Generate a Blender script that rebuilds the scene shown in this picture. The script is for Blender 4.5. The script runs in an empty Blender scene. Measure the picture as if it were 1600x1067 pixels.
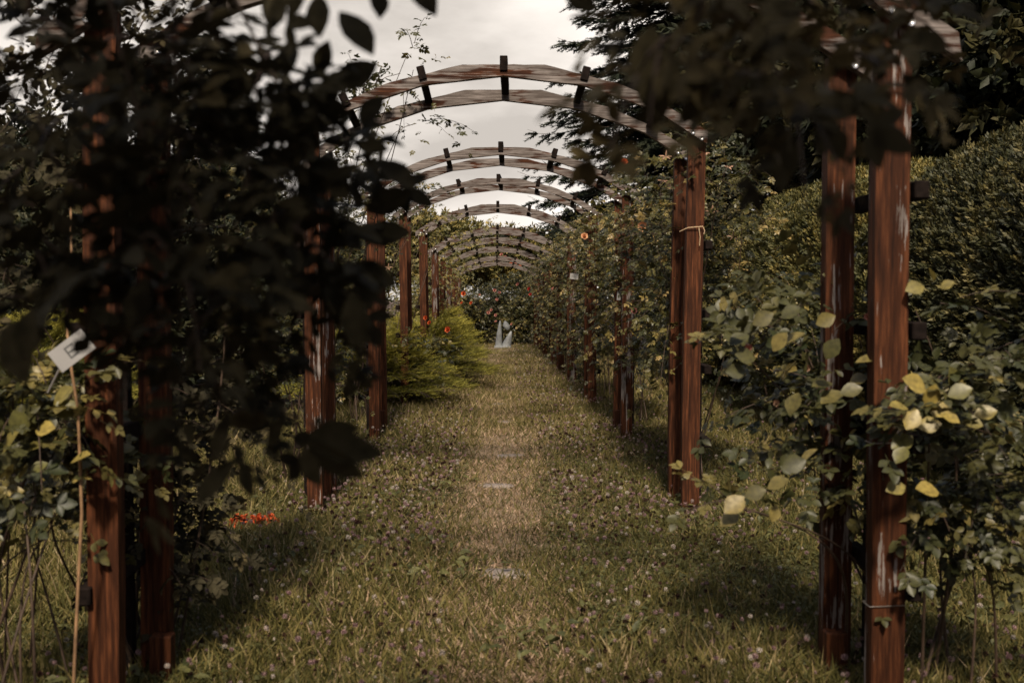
import bpy, math, random
import numpy as np
from mathutils import Vector, Matrix, Euler

random.seed(7); RNG = np.random.default_rng(11)
C = bpy.context.scene.collection
S = bpy.context.scene
R = math.radians

# ------------------------------------------------------------------ camera
EYE = 1.37
cam_d = bpy.data.cameras.new('camera'); cam = bpy.data.objects.new('camera', cam_d); C.objects.link(cam)
cam.location = (0, 0, EYE)
cam.rotation_euler = (R(90-2.52), 0, R(-0.92))
cam_d.lens = 35; cam_d.sensor_width = 36; cam_d.clip_start = 0.02; cam_d.clip_end = 2000
cam_d.dof.use_dof = True; cam_d.dof.focus_distance = 11; cam_d.dof.aperture_fstop = 4.0
S.camera = cam
CAMM = Matrix.Translation(cam.location) @ cam.rotation_euler.to_matrix().to_4x4()
F_PX = 1600*35/36
def P(px, py, Y):
    """world point on the ray through photo pixel (1600 x 1067) at world depth Y"""
    d = CAMM.to_3x3() @ Vector(((px-800)/F_PX, -(py-533.5)/F_PX, -1))
    t = Y/d.y
    return Vector(cam.location) + d*t

# ------------------------------------------------------------------ light
SUN_EL, SUN_AZ = 50, 183       # azimuth the sun stands at, degrees clockwise from +Y
w = bpy.data.worlds.new('World'); S.world = w; w.use_nodes = True
nt = w.node_tree; nt.nodes.clear()
out = nt.nodes.new('ShaderNodeOutputWorld'); bg = nt.nodes.new('ShaderNodeBackground')
sky = nt.nodes.new('ShaderNodeTexSky'); sky.sky_type = 'NISHITA'; sky.sun_disc = False
sky.sun_elevation = R(SUN_EL); sky.sun_rotation = R(SUN_AZ); sky.dust_density = 3
tc = nt.nodes.new('ShaderNodeTexCoord'); mp = nt.nodes.new('ShaderNodeMapping')
mp.inputs['Scale'].default_value = (1.0, 1.0, 2.6); mp.inputs['Location'].default_value = (0.35, 0.2, 0.1)
n1 = nt.nodes.new('ShaderNodeTexNoise'); n1.inputs['Scale'].default_value = 2.6; n1.inputs['Detail'].default_value = 9
n1.inputs['Roughness'].default_value = 0.52
n2 = nt.nodes.new('ShaderNodeTexNoise'); n2.inputs['Scale'].default_value = 1.1; n2.inputs['Detail'].default_value = 3
r1 = nt.nodes.new('ShaderNodeValToRGB')          # cloud brightness
r1.color_ramp.elements[0].position = 0.40; r1.color_ramp.elements[0].color = (4.1, 3.75, 3.4, 1)
r1.color_ramp.elements[1].position = 0.60; r1.color_ramp.elements[1].color = (7.6, 7.0, 6.4, 1)
r2 = nt.nodes.new('ShaderNodeValToRGB')          # how much cloud
r2.color_ramp.elements[0].position = 0.18; r2.color_ramp.elements[0].color = (0.75,)*3+(1,)
r2.color_ramp.elements[1].position = 0.34; r2.color_ramp.elements[1].color = (1,)*3+(1,)
mx = nt.nodes.new('ShaderNodeMix'); mx.data_type = 'RGBA'
L = nt.links.new
L(tc.outputs['Generated'], mp.inputs['Vector']); L(mp.outputs[0], n1.inputs['Vector']); L(mp.outputs[0], n2.inputs['Vector'])
L(n1.outputs[0], r1.inputs[0]); L(n2.outputs[0], r2.inputs[0])
sz = nt.nodes.new('ShaderNodeSeparateXYZ'); L(tc.outputs['Generated'], sz.inputs[0])   # cloud cut back overhead to lower the fill light
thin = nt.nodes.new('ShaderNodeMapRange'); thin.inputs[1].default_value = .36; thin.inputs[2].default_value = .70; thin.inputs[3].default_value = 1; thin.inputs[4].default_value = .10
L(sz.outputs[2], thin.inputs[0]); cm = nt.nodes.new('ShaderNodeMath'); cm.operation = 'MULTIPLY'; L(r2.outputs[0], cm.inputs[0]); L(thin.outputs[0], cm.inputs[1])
bank = nt.nodes.new('ShaderNodeMapRange'); bank.inputs[1].default_value = -.25; bank.inputs[2].default_value = .70; bank.inputs[3].default_value = .22; bank.inputs[4].default_value = 1   # cloud bright ahead, unseen sky behind dimmed to cut fill light
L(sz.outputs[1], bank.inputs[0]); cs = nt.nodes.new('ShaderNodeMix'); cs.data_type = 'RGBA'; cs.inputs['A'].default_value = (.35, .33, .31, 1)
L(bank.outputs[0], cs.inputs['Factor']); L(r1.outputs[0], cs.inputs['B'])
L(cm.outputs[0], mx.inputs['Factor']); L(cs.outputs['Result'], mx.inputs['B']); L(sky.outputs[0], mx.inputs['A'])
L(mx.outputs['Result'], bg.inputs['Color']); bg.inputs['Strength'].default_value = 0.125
L(bg.outputs[0], out.inputs['Surface'])
sd = bpy.data.lights.new('sun', 'SUN'); sd.energy = 5.0; sd.angle = R(5); sd.color = (1, 0.86, 0.68)
sun = bpy.data.objects.new('sun', sd); C.objects.link(sun)
az, el = R(SUN_AZ), R(SUN_EL)
SUNV = Vector((math.sin(az)*math.cos(el), math.cos(az)*math.cos(el), math.sin(el)))
sun.rotation_euler = SUNV.to_track_quat('Z', 'Y').to_euler(); sun.location = SUNV*30
S.view_settings.view_transform = 'Standard'; S.view_settings.look = 'None'
S.view_settings.exposure = 0.32; S.view_settings.gamma = 1.0
S.cycles.max_bounces = 5; S.cycles.diffuse_bounces = 3; S.cycles.glossy_bounces = 2
S.cycles.transmission_bounces = 4; S.cycles.transparent_max_bounces = 4
S.cycles.use_denoising = True

# ------------------------------------------------------------------ materials
def mat_new(name):
    m = bpy.data.materials.new(name); m.use_nodes = True
    t = m.node_tree; t.nodes.clear()
    o = t.nodes.new('ShaderNodeOutputMaterial'); b = t.nodes.new('ShaderNodeBsdfPrincipled')
    t.links.new(b.outputs[0], o.inputs['Surface'])
    return m, t, o, b
def ramp(t, stops):
    r = t.nodes.new('ShaderNodeValToRGB'); e = r.color_ramp.elements
    e[0].position, e[0].color = stops[0][0], tuple(stops[0][1])+(1,)
    e[1].position, e[1].color = stops[-1][0], tuple(stops[-1][1])+(1,)
    for p, c in stops[1:-1]:
        k = e.new(p); k.color = tuple(c)+(1,)
    return r
def leaf_mat(name, stops, rough=0.5, trans=0.3, spec=0.4):
    m, t, o, b = mat_new(name)
    a = t.nodes.new('ShaderNodeAttribute'); a.attribute_name = 'rnd'
    r = ramp(t, stops); t.links.new(a.outputs['Fac'], r.inputs[0])
    ob = t.nodes.new('ShaderNodeTexCoord'); nz = t.nodes.new('ShaderNodeTexNoise'); nz.inputs['Scale'].default_value = 70; nz.inputs['Detail'].default_value = 4
    t.links.new(ob.outputs['Object'], nz.inputs['Vector']); mr = t.nodes.new('ShaderNodeMapRange'); mr.inputs[1].default_value = .3; mr.inputs[2].default_value = .7; mr.inputs[3].default_value = .62; mr.inputs[4].default_value = 1.3
    t.links.new(nz.outputs[0], mr.inputs[0]); vm = t.nodes.new('ShaderNodeVectorMath'); vm.operation = 'SCALE'
    t.links.new(r.outputs[0], vm.inputs[0]); t.links.new(mr.outputs[0], vm.inputs['Scale'])
    t.links.new(vm.outputs[0], b.inputs['Base Color']); rough_r = t.nodes.new('ShaderNodeMapRange'); rough_r.inputs[3].default_value = rough+.15; rough_r.inputs[4].default_value = rough-.1
    t.links.new(nz.outputs[0], rough_r.inputs[0]); t.links.new(rough_r.outputs[0], b.inputs['Roughness'])
    b.inputs['Specular IOR Level'].default_value = spec
    tr = t.nodes.new('ShaderNodeBsdfTranslucent'); mxs = t.nodes.new('ShaderNodeMixShader')
    t.links.new(vm.outputs[0], tr.inputs['Color']); mxs.inputs[0].default_value = trans
    t.links.new(b.outputs[0], mxs.inputs[1]); t.links.new(tr.outputs[0], mxs.inputs[2])
    t.links.new(mxs.outputs[0], o.inputs['Surface'])
    return m
def plain(name, col, rough=0.7, nscale=30, var=0.35, metal=0, bump=0.0):
    m, t, o, b = mat_new(name)
    tcn = t.nodes.new('ShaderNodeTexCoord'); n = t.nodes.new('ShaderNodeTexNoise')
    n.inputs['Scale'].default_value = nscale; n.inputs['Detail'].default_value = 5
    t.links.new(tcn.outputs['Object'], n.inputs['Vector'])
    lo = tuple(c*(1-var) for c in col); hi = tuple(min(1, c*(1+var)) for c in col)
    r = ramp(t, [(0.3, lo), (0.7, hi)]); t.links.new(n.outputs[0], r.inputs[0])
    t.links.new(r.outputs[0], b.inputs['Base Color'])
    b.inputs['Roughness'].default_value = rough; b.inputs['Metallic'].default_value = metal
    if bump:
        bp = t.nodes.new('ShaderNodeBump'); bp.inputs['Strength'].default_value = bump; bp.inputs['Distance'].default_value = 0.01
        t.links.new(n.outputs[0], bp.inputs['Height']); t.links.new(bp.outputs[0], b.inputs['Normal'])
    return m
def wood_mat(name, axis, worn, seed=0.0, dark=False):
    """stained timber: red-brown stain over grain, flaking to silver-grey; axis = grain direction; worn 0..1"""
    m, t, o, b = mat_new(name); N = t.nodes.new; K = t.links.new
    tcn = N('ShaderNodeTexCoord'); oi = N('ShaderNodeObjectInfo'); mp = N('ShaderNodeMapping')
    add = N('ShaderNodeVectorMath'); add.operation = 'ADD'
    sc = [44.0, 44.0, 44.0]; sc[axis] = 2.6
    mp.inputs['Scale'].default_value = sc; mp.inputs['Location'].default_value = (seed, seed*2, seed*3)
    mul = N('ShaderNodeVectorMath'); mul.operation = 'SCALE'; mul.inputs['Scale'].default_value = 37.0
    cmb = N('ShaderNodeCombineXYZ'); K(oi.outputs['Random'], cmb.inputs[0]); K(oi.outputs['Random'], cmb.inputs[2])
    K(cmb.outputs[0], mul.inputs[0]); K(tcn.outputs['Object'], add.inputs[0]); K(mul.outputs[0], add.inputs[1])
    K(add.outputs[0], mp.inputs['Vector'])
    g = N('ShaderNodeTexNoise'); g.inputs['Scale'].default_value = 1.6; g.inputs['Detail'].default_value = 8; g.inputs['Roughness'].default_value = 0.65
    K(mp.outputs[0], g.inputs['Vector'])
    big = N('ShaderNodeTexNoise'); big.inputs['Scale'].default_value = 3.2; big.inputs['Detail'].default_value = 6
    mp2 = N('ShaderNodeMapping'); s2 = [6.0, 6.0, 6.0]; s2[axis] = 1.3; mp2.inputs['Scale'].default_value = s2
    K(add.outputs[0], mp2.inputs['Vector']); K(mp2.outputs[0], big.inputs['Vector'])
    stain = ramp(t, [(0.3, (0.012, 0.0044, 0.0022)), (0.5, (0.040, 0.0135, 0.0056)), (0.70, (0.125, 0.043, 0.017))])
    grey = ramp(t, [(0.25, (0.026, 0.017, 0.013)), (0.48, (0.098, 0.082, 0.074)), (0.75, (0.29, 0.255, 0.24))])
    K(g.outputs[0], stain.inputs[0]); K(g.outputs[0], grey.inputs[0])
    sm = N('ShaderNodeMath'); sm.operation = 'MULTIPLY_ADD'; sm.inputs[1].default_value = 0.8
    K(g.outputs[0], sm.inputs[0]); K(big.outputs[0], sm.inputs[2])
    c = 0.90 + (0.5-worn)*0.42
    fl = ramp(t, [(max(0.0, c-0.045), (0, 0, 0)), (min(1, c+0.045), (1, 1, 1))]); K(sm.outputs[0], fl.inputs[0])
    mx = N('ShaderNodeMix'); mx.data_type = 'RGBA'
    K(fl.outputs[0], mx.inputs['Factor']); K(stain.outputs[0], mx.inputs['A']); K(grey.outputs[0], mx.inputs['B'])
    K(mx.outputs['Result'], b.inputs['Base Color'])
    b.inputs['Roughness'].default_value = 0.7; b.inputs['Specular IOR Level'].default_value = 0.12
    bp = N('ShaderNodeBump'); bp.inputs['Strength'].default_value = 0.5; bp.inputs['Distance'].default_value = 0.004
    K(g.outputs[0], bp.inputs['Height']); K(bp.outputs[0], b.inputs['Normal'])
    return m

M = {}
M['post'] = wood_mat('post_wood', 2, 0.13)
M['post_worn'] = wood_mat('post_wood_worn', 2, 0.17, 3)
M['beam'] = wood_mat('beam_wood', 0, 0.74, 5)
M['beam_red'] = wood_mat('beam_wood_red', 0, 0.60, 9)
M['rung'] = plain('rung_wood', (0.009, 0.006, 0.005), 0.9, 40, 0.5, bump=0.3); M['rung'].node_tree.nodes['Principled BSDF'].inputs['Specular IOR Level'].default_value = .08
M['bolt'] = plain('zinc_bolt', (0.75, 0.74, 0.72), 0.3, 60, 0.1, 0.8)
M['wire'] = plain('wire', (0.30, 0.28, 0.26), 0.4, 60, 0.2, 0.7)
M['twine'] = plain('twine', (0.42, 0.30, 0.18), 0.9, 200, 0.3)
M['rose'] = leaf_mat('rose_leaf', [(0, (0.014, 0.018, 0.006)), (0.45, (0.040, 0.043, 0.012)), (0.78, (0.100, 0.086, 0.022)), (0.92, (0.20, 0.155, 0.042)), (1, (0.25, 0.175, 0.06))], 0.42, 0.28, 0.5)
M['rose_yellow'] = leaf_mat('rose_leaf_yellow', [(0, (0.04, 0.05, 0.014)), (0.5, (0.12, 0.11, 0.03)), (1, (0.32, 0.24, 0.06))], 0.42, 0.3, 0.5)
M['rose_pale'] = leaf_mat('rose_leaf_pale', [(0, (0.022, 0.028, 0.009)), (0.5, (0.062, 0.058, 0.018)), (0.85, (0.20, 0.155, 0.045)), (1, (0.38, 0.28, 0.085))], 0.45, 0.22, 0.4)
M['rose_shaded'] = leaf_mat('rose_leaf_shaded', [(0, (0.022, 0.020, 0.012)), (0.7, (0.042, 0.036, 0.020)), (1, (0.085, 0.066, 0.030))], 0.75, 0.10, 0.10)  # rose leaf darkened: shade on the near leaves is put into the colour
M['juniper'] = leaf_mat('juniper', [(0, (0.03, 0.04, 0.009)), (0.45, (0.14, 0.14, 0.026)), (1, (0.36, 0.30, 0.05))], 0.7, 0.2, 0.2)
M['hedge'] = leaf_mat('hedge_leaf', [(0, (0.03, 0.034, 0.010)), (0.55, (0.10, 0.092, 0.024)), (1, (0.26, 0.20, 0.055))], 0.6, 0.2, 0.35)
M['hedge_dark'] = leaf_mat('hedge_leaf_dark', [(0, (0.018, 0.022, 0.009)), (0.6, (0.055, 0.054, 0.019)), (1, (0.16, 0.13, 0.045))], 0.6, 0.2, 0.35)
M['spruce'] = leaf_mat('spruce_needles', [(0, (0.008, 0.012, 0.008)), (0.6, (0.018, 0.025, 0.015)), (1, (0.04, 0.046, 0.026))], 0.7, 0.1, 0.2)
M['tree'] = leaf_mat('tree_leaf', [(0, (0.008, 0.012, 0.005)), (0.6, (0.022, 0.025, 0.009)), (1, (0.06, 0.052, 0.018))], 0.6, 0.15, 0.25)
M['grass'] = leaf_mat('grass_blade', [(0, (0.034, 0.036, 0.011)), (0.5, (0.105, 0.096, 0.027)), (0.8, (0.20, 0.158, 0.056)), (1, (0.36, 0.27, 0.16))], 0.6, 0.3, 0.25)
M['thatch'] = leaf_mat('dry_grass', [(0, (0.14, 0.09, 0.055)), (0.5, (0.32, 0.22, 0.145)), (1, (0.54, 0.40, 0.29))], 0.8, 0.2, 0.15)
M['clover_leaf'] = leaf_mat('clover_leaf', [(0, (0.04, 0.045, 0.014)), (1, (0.12, 0.115, 0.04))], 0.55, 0.25, 0.3)
M['clover_head'] = leaf_mat('clover_head', [(0, (0.035, 0.016, 0.014)), (0.34, (0.075, 0.035, 0.03)), (0.36, (0.30, 0.18, 0.19)), (0.8, (0.42, 0.29, 0.29)), (0.84, (0.55, 0.47, 0.42)), (1, (0.62, 0.55, 0.48))], 0.8, 0.2, 0.1)
M['bark'] = plain('bark', (0.055, 0.038, 0.026), 0.9, 25, 0.4, bump=0.4)
M['cane'] = plain('cane', (0.045, 0.026, 0.015), 0.7, 25, 0.5)
M['cane_pale'] = plain('cane_pale', (0.26, 0.15, 0.075), 0.7, 25, 0.4)
M['inner'] = plain('shade_core', (0.010, 0.010, 0.006), 1.0, 14, 0.5, bump=0.6)  # near-black for the added core, shade inside the foliage put into colour
def petal_mat(name, a, b_):
    return leaf_mat(name, [(0, a), (1, b_)], 0.7, 0.3, 0.15)
M['orange'] = petal_mat('orange_petal', (0.50, 0.075, 0.022), (0.66, 0.16, 0.055))
M['pink'] = petal_mat('pink_petal', (0.42, 0.16, 0.13), (0.56, 0.28, 0.22))
M['peach'] = petal_mat('peach_petal', (0.70, 0.33, 0.17), (0.80, 0.50, 0.28))
M['red'] = petal_mat('red_petal', (0.35, 0.02, 0.02), (0.5, 0.045, 0.04))
M['sepal'] = petal_mat('dry_sepal', (0.26, 0.14, 0.09), (0.50, 0.32, 0.22))
M['tag'] = plain('tag_plastic', (0.20, 0.195, 0.19), 0.5, 12, 0.08)
M['ink'] = plain('tag_ink', (0.05, 0.05, 0.05), 0.6, 12, 0.1)
M['stone'] = plain('paver', (0.17, 0.14, 0.12), 0.9, 30, 0.35, bump=0.4)
M['ornament'] = plain('ornament', (0.17, 0.18, 0.185), 0.6, 14, 0.2)

# ------------------------------------------------------------------ mesh helpers
def tag(o, label=None, cat=None, group=None, kind=None):
    if label: o['label'] = label
    if cat: o['category'] = cat
    if group: o['group'] = group
    if kind: o['kind'] = kind
    return o
def empty(name, loc=(0, 0, 0), rz=0, label=None, cat=None, group=None):
    o = bpy.data.objects.new(name, None); C.objects.link(o); o.location = loc; o.rotation_euler = (0, 0, rz)
    o.empty_display_size = 0.1
    return tag(o, label, cat, group)
def link(name, me, mat, parent=None, loc=None):
    o = bpy.data.objects.new(name, me); C.objects.link(o)
    if mat: me.materials.append(mat)
    if parent: o.parent = parent
    if loc is not None: o.location = loc
    return o
def mesh_np(name, V, idx, tot, rnd=None, smooth=False):
    me = bpy.data.meshes.new(name)
    V = np.ascontiguousarray(V, dtype=np.float32); idx = np.ascontiguousarray(idx, dtype=np.int32); tot = np.ascontiguousarray(tot, dtype=np.int32)
    me.vertices.add(len(V)); me.vertices.foreach_set('co', V.ravel())
    me.loops.add(len(idx)); me.loops.foreach_set('vertex_index', idx)
    me.polygons.add(len(tot)); st = np.zeros(len(tot), np.int32); st[1:] = np.cumsum(tot)[:-1]
    me.polygons.foreach_set('loop_start', st); me.polygons.foreach_set('loop_total', tot)
    if smooth: me.polygons.foreach_set('use_smooth', np.ones(len(tot), bool))
    if rnd is not None:
        a = me.attributes.new('rnd', 'FLOAT', 'POINT'); a.data.foreach_set('value', np.ascontiguousarray(rnd, dtype=np.float32))
    me.update(calc_edges=True); me.validate()
    return me
class Tpl:
    def __init__(s, V, F):
        s.V = np.array(V, float); s.idx = np.concatenate([np.array(f) for f in F]); s.tot = np.array([len(f) for f in F])
def join_tpl(parts):
    V, F, off = [], [], 0
    for T, Mx in parts:
        v = T.V @ np.array(Mx[0]).T + np.array(Mx[1]); V.append(v)
        p = 0
        for n in T.tot: F.append([i+off for i in T.idx[p:p+n]]); p += n
        off += len(v)
    return Tpl(np.concatenate(V), F)
def norm(a): return a/np.maximum(np.linalg.norm(a, axis=-1, keepdims=True), 1e-9)
def inst(T, O, D, Nn, Sc, rnd):
    """place template T (length +Y, normal +Z) at O with direction D, normal ~N, scale Sc"""
    D = norm(D); X = norm(np.cross(D, Nn)); Z = np.cross(X, D)
    n, k = len(O), len(T.V)
    Sc = np.asarray(Sc); Sc = Sc[:, None] if Sc.ndim == 1 else Sc
    V = (X[:, None, :]*T.V[None, :, 0:1] + D[:, None, :]*T.V[None, :, 1:2] + Z[:, None, :]*T.V[None, :, 2:3])*Sc[:, None, :] + O[:, None, :]
    idx = (T.idx[None, :] + (np.arange(n)*k)[:, None]).ravel()
    return V.reshape(-1, 3), idx, np.tile(T.tot, n), np.repeat(rnd, k)
def merge(parts):
    V, I, Tt, Rr, off = [], [], [], [], 0
    for v, i, t, r in parts:
        V.append(v); I.append(i+off); Tt.append(t); Rr.append(r); off += len(v)
    return np.concatenate(V), np.concatenate(I), np.concatenate(Tt), np.concatenate(Rr)

def leaf_tpl(level, wid=0.62, fold=0.10, droop=0.10):
    if level == 2: ts, hw = [0, .10, .28, .5, .72, .9, 1], [0, .34, .76, 1, .80, .34, 0]
    elif level == 1: ts, hw = [0, .35, .75, 1], [0, .92, .66, 0]
    else: ts, hw = [0, .45, 1], [0, 1, 0]
    hw = [h*wid/2 for h in hw]
    V, F = [], []
    n = len(ts)
    for t in ts: V.append((0, t, -droop*t*t))
    Lf, Rt = {}, {}
    for i in range(1, n-1):
        Lf[i] = len(V); V.append((-hw[i], ts[i], fold*hw[i]*2-droop*ts[i]**2))
        Rt[i] = len(V); V.append((hw[i], ts[i], fold*hw[i]*2-droop*ts[i]**2))
    F.append([0, 1, Lf[1]]); F.append([0, Rt[1], 1])
    for i in range(1, n-2):
        F.append([i, i+1, Lf[i+1], Lf[i]]); F.append([i, Rt[i], Rt[i+1], i+1])
    F.append([n-2, n-1, Lf[n-2]]); F.append([n-2, Rt[n-2], n-1])
    return Tpl(V, F)
def rotz(a, s=1, pitch=0, roll=0):
    m = (Matrix.Rotation(a, 3, 'Z') @ Matrix.Rotation(pitch, 3, 'X') @ Matrix.Rotation(roll, 3, 'Y'))*s
    return [list(r) for r in m]
def compound(level, seed, nl=5, wid=0.66):
    """a pinnate leaf of nl leaflets on a rachis, overall length about 1"""
    r = random.Random(seed); lf = [leaf_tpl(level, wid*r.uniform(.9, 1.1), r.uniform(.05, .25), r.uniform(.0, .25)) for _ in range(nl)]
    parts = []
    rach = Tpl([(-.010, 0, 0), (.010, 0, 0), (.006, .62, 0), (-.006, .62, 0)], [[0, 1, 2, 3]])
    parts.append((rach, (rotz(0), (0, 0, 0))))
    k = (nl-1)//2; q = 0
    for i in range(k):
        y = 0.28 + 0.32*i/max(1, k-1) if k > 1 else 0.45
        for s in (-1, 1):
            parts.append((lf[q], (rotz(s*R(r.uniform(48, 70)), r.uniform(.29, .36), R(r.uniform(-20, 12)), R(r.uniform(-22, 22))), (0, y, 0)))); q += 1
    parts.append((lf[q], (rotz(R(r.uniform(-10, 10)), r.uniform(.36, .44), R(r.uniform(-22, 5))), (0, .60, 0))))
    return join_tpl(parts)
CMP = {lv: [compound(lv, 100*lv+i, 5 if i % 3 else 7) for i in range(4)] for lv in (0, 1, 2)}
CMP[3] = [compound(2, 300+i, 5, .50) for i in range(4)]      # slimmer, pointed leaflets

def tubes(paths, radii, sides=5):
    """paths: list of (n,3) arrays; radii: list of (n,) arrays"""
    V, I, Tt, off = [], [], [], 0
    for pth, rad in zip(paths, radii):
        p = np.asarray(pth, float); n = len(p)
        d = norm(np.gradient(p, axis=0)); ref = np.array([0.31, 0.17, 0.93]); ref = np.where(np.abs(d @ ref)[:, None] > .95, np.array([1., 0, 0]), ref)
        x = norm(np.cross(d, ref)); y = np.cross(d, x)
        a = np.arange(sides)*2*np.pi/sides
        ring = p[:, None, :] + (x[:, None, :]*np.cos(a)[None, :, None] + y[:, None, :]*np.sin(a)[None, :, None])*np.asarray(rad)[:, None, None]
        V.append(ring.reshape(-1, 3))
        i = np.arange(n-1)[:, None]*sides + np.arange(sides)[None, :]; j = np.arange(n-1)[:, None]*sides + (np.arange(sides)[None, :]+1) % sides
        q = np.stack([i, j, j+sides, i+sides], -1).reshape(-1, 4)+off
        I.append(q.ravel()); Tt.append(np.full(len(q), 4))
        off += n*sides
    V = np.concatenate(V)
    return V, np.concatenate(I), np.concatenate(Tt), np.zeros(len(V))
def tube_obj(name, paths, radii, mat, parent=None, sides=5):
    v, i, t, r = tubes(paths, radii, sides)
    return link(name, mesh_np(name, v, i, t, r, True), mat, parent)
def bez(p0, p1, p2, p3, n=10):
    t = np.linspace(0, 1, n)[:, None]; p0, p1, p2, p3 = [np.array(p, float) for p in (p0, p1, p2, p3)]
    return (1-t)**3*p0+3*(1-t)**2*t*p1+3*(1-t)*t*t*p2+t**3*p3

def box_mesh(name, boxes, bevel=0.004, mat=None, parent=None, loc=None, jitter=0.0):
    """boxes: list of 8-corner lists; gently bevelled timber"""
    import bmesh
    bm = bmesh.new()
    for co in boxes:
        vs = [bm.verts.new(c) for c in co]
        for f in ((0, 3, 2, 1), (4, 5, 6, 7), (0, 1, 5, 4), (1, 2, 6, 5), (2, 3, 7, 6), (3, 0, 4, 7)):
            bm.faces.new([vs[i] for i in f])
    if bevel: bmesh.ops.bevel(bm, geom=bm.edges[:], offset=bevel, segments=1, affect='EDGES')
    bmesh.ops.recalc_face_normals(bm, faces=bm.faces[:])
    me = bpy.data.meshes.new(name); bm.to_mesh(me); bm.free()
    return link(name, me, mat, parent, loc)
def corners(x0, x1, y0, y1, z0, z1):
    return [(x0, y0, z0), (x1, y0, z0), (x1, y1, z0), (x0, y1, z0), (x0, y0, z1), (x1, y0, z1), (x1, y1, z1), (x0, y1, z1)]

def gz(y): return -0.0065*np.maximum(0, np.asarray(y, float)-9)
def gzf(x, y):
    x = np.asarray(x, float); y = np.asarray(y, float)
    return gz(y) + 0.018*np.sin(x*2.1+y*.7)*np.cos(y*1.3) + 0.012*np.sin(x*5.3-y*3.1)

# ------------------------------------------------------------------ ground
def grid_axis(a): return np.array(a)
xs = np.concatenate([np.linspace(-400, -14, 10), np.linspace(-12, 12, 130), np.linspace(14, 400, 10)])
ys = np.concatenate([np.linspace(-60, -3, 8), np.linspace(-2, 36, 180), np.linspace(40, 700, 14)])
X, Y = np.meshgrid(xs, ys); Z = gzf(X, np.minimum(Y, 40)); nx, ny = len(xs), len(ys)
i = (np.arange(ny-1)[:, None]*nx+np.arange(nx-1)[None, :]).ravel()
q = np.stack([i, i+1, i+nx+1, i+nx], -1)
me = mesh_np('lawn', np.stack([X, Y, Z], -1).reshape(-1, 3), q.ravel(), np.full(len(q), 4), None, True)
m, t, o, b = mat_new('lawn_soil'); N = t.nodes.new; K = t.links.new
tcn = N('ShaderNodeTexCoord'); sep = N('ShaderNodeSeparateXYZ'); K(tcn.outputs['Object'], sep.inputs[0])
nn = N('ShaderNodeTexNoise'); nn.inputs['Scale'].default_value = 1.4; nn.inputs['Detail'].default_value = 6; K(tcn.outputs['Object'], nn.inputs['Vector'])
fine = N('ShaderNodeTexNoise'); fine.inputs['Scale'].default_value = 45; fine.inputs['Detail'].default_value = 8; K(tcn.outputs['Object'], fine.inputs['Vector'])
xd = N('ShaderNodeMath'); xd.operation = 'MULTIPLY_ADD'; xd.inputs[1].default_value = 1.1; K(nn.outputs[0], xd.inputs[0]); K(sep.outputs[0], xd.inputs[2])   # x + 1.1 n (mean .55)
ab = N('ShaderNodeMath'); ab.operation = 'SUBTRACT'; ab.inputs[1].default_value = 0.57; K(xd.outputs[0], ab.inputs[0])
ab2 = N('ShaderNodeMath'); ab2.operation = 'ABSOLUTE'; K(ab.outputs[0], ab2.inputs[0])
pth = ramp(t, [(0.22, (1, 1, 1)), (0.62, (0, 0, 0))]); K(ab2.outputs[0], pth.inputs[0])
grassy = ramp(t, [(0.3, (0.034, 0.028, 0.014)), (0.7, (0.095, 0.078, 0.034))]); K(fine.outputs[0], grassy.inputs[0])
thatch = ramp(t, [(0.3, (0.085, 0.06, 0.035)), (0.7, (0.22, 0.16, 0.10))]); K(fine.outputs[0], thatch.inputs[0])
soil = ramp(t, [(0.3, (0.03, 0.017, 0.012)), (0.7, (0.09, 0.055, 0.042))]); K(fine.outputs[0], soil.inputs[0])
m1 = N('ShaderNodeMix'); m1.data_type = 'RGBA'; K(pth.outputs[0], m1.inputs['Factor']); K(grassy.outputs[0], m1.inputs['A']); K(thatch.outputs[0], m1.inputs['B'])
sr = N('ShaderNodeMapRange'); sr.inputs[1].default_value = 2.35; sr.inputs[2].default_value = 2.7; K(ab.outputs[0], sr.inputs[0])
sl = N('ShaderNodeMapRange'); sl.inputs[1].default_value = -1.35; sl.inputs[2].default_value = -1.7; K(ab.outputs[0], sl.inputs[0])
mxm = N('ShaderNodeMath'); mxm.operation = 'MAXIMUM'; K(sr.outputs[0], mxm.inputs[0]); K(sl.outputs[0], mxm.inputs[1])
m2 = N('ShaderNodeMix'); m2.data_type = 'RGBA'; K(mxm.outputs[0], m2.inputs['Factor']); K(m1.outputs['Result'], m2.inputs['A']); K(soil.outputs[0], m2.inputs['B'])
K(m2.outputs['Result'], b.inputs['Base Color']); b.inputs['Roughness'].default_value = 0.95
bp = N('ShaderNodeBump'); bp.inputs['Strength'].default_value = 0.7; bp.inputs['Distance'].default_value = 0.02; K(fine.outputs[0], bp.inputs['Height']); K(bp.outputs[0], b.inputs['Normal'])
tag(link('lawn', me, m), kind='structure')

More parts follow.
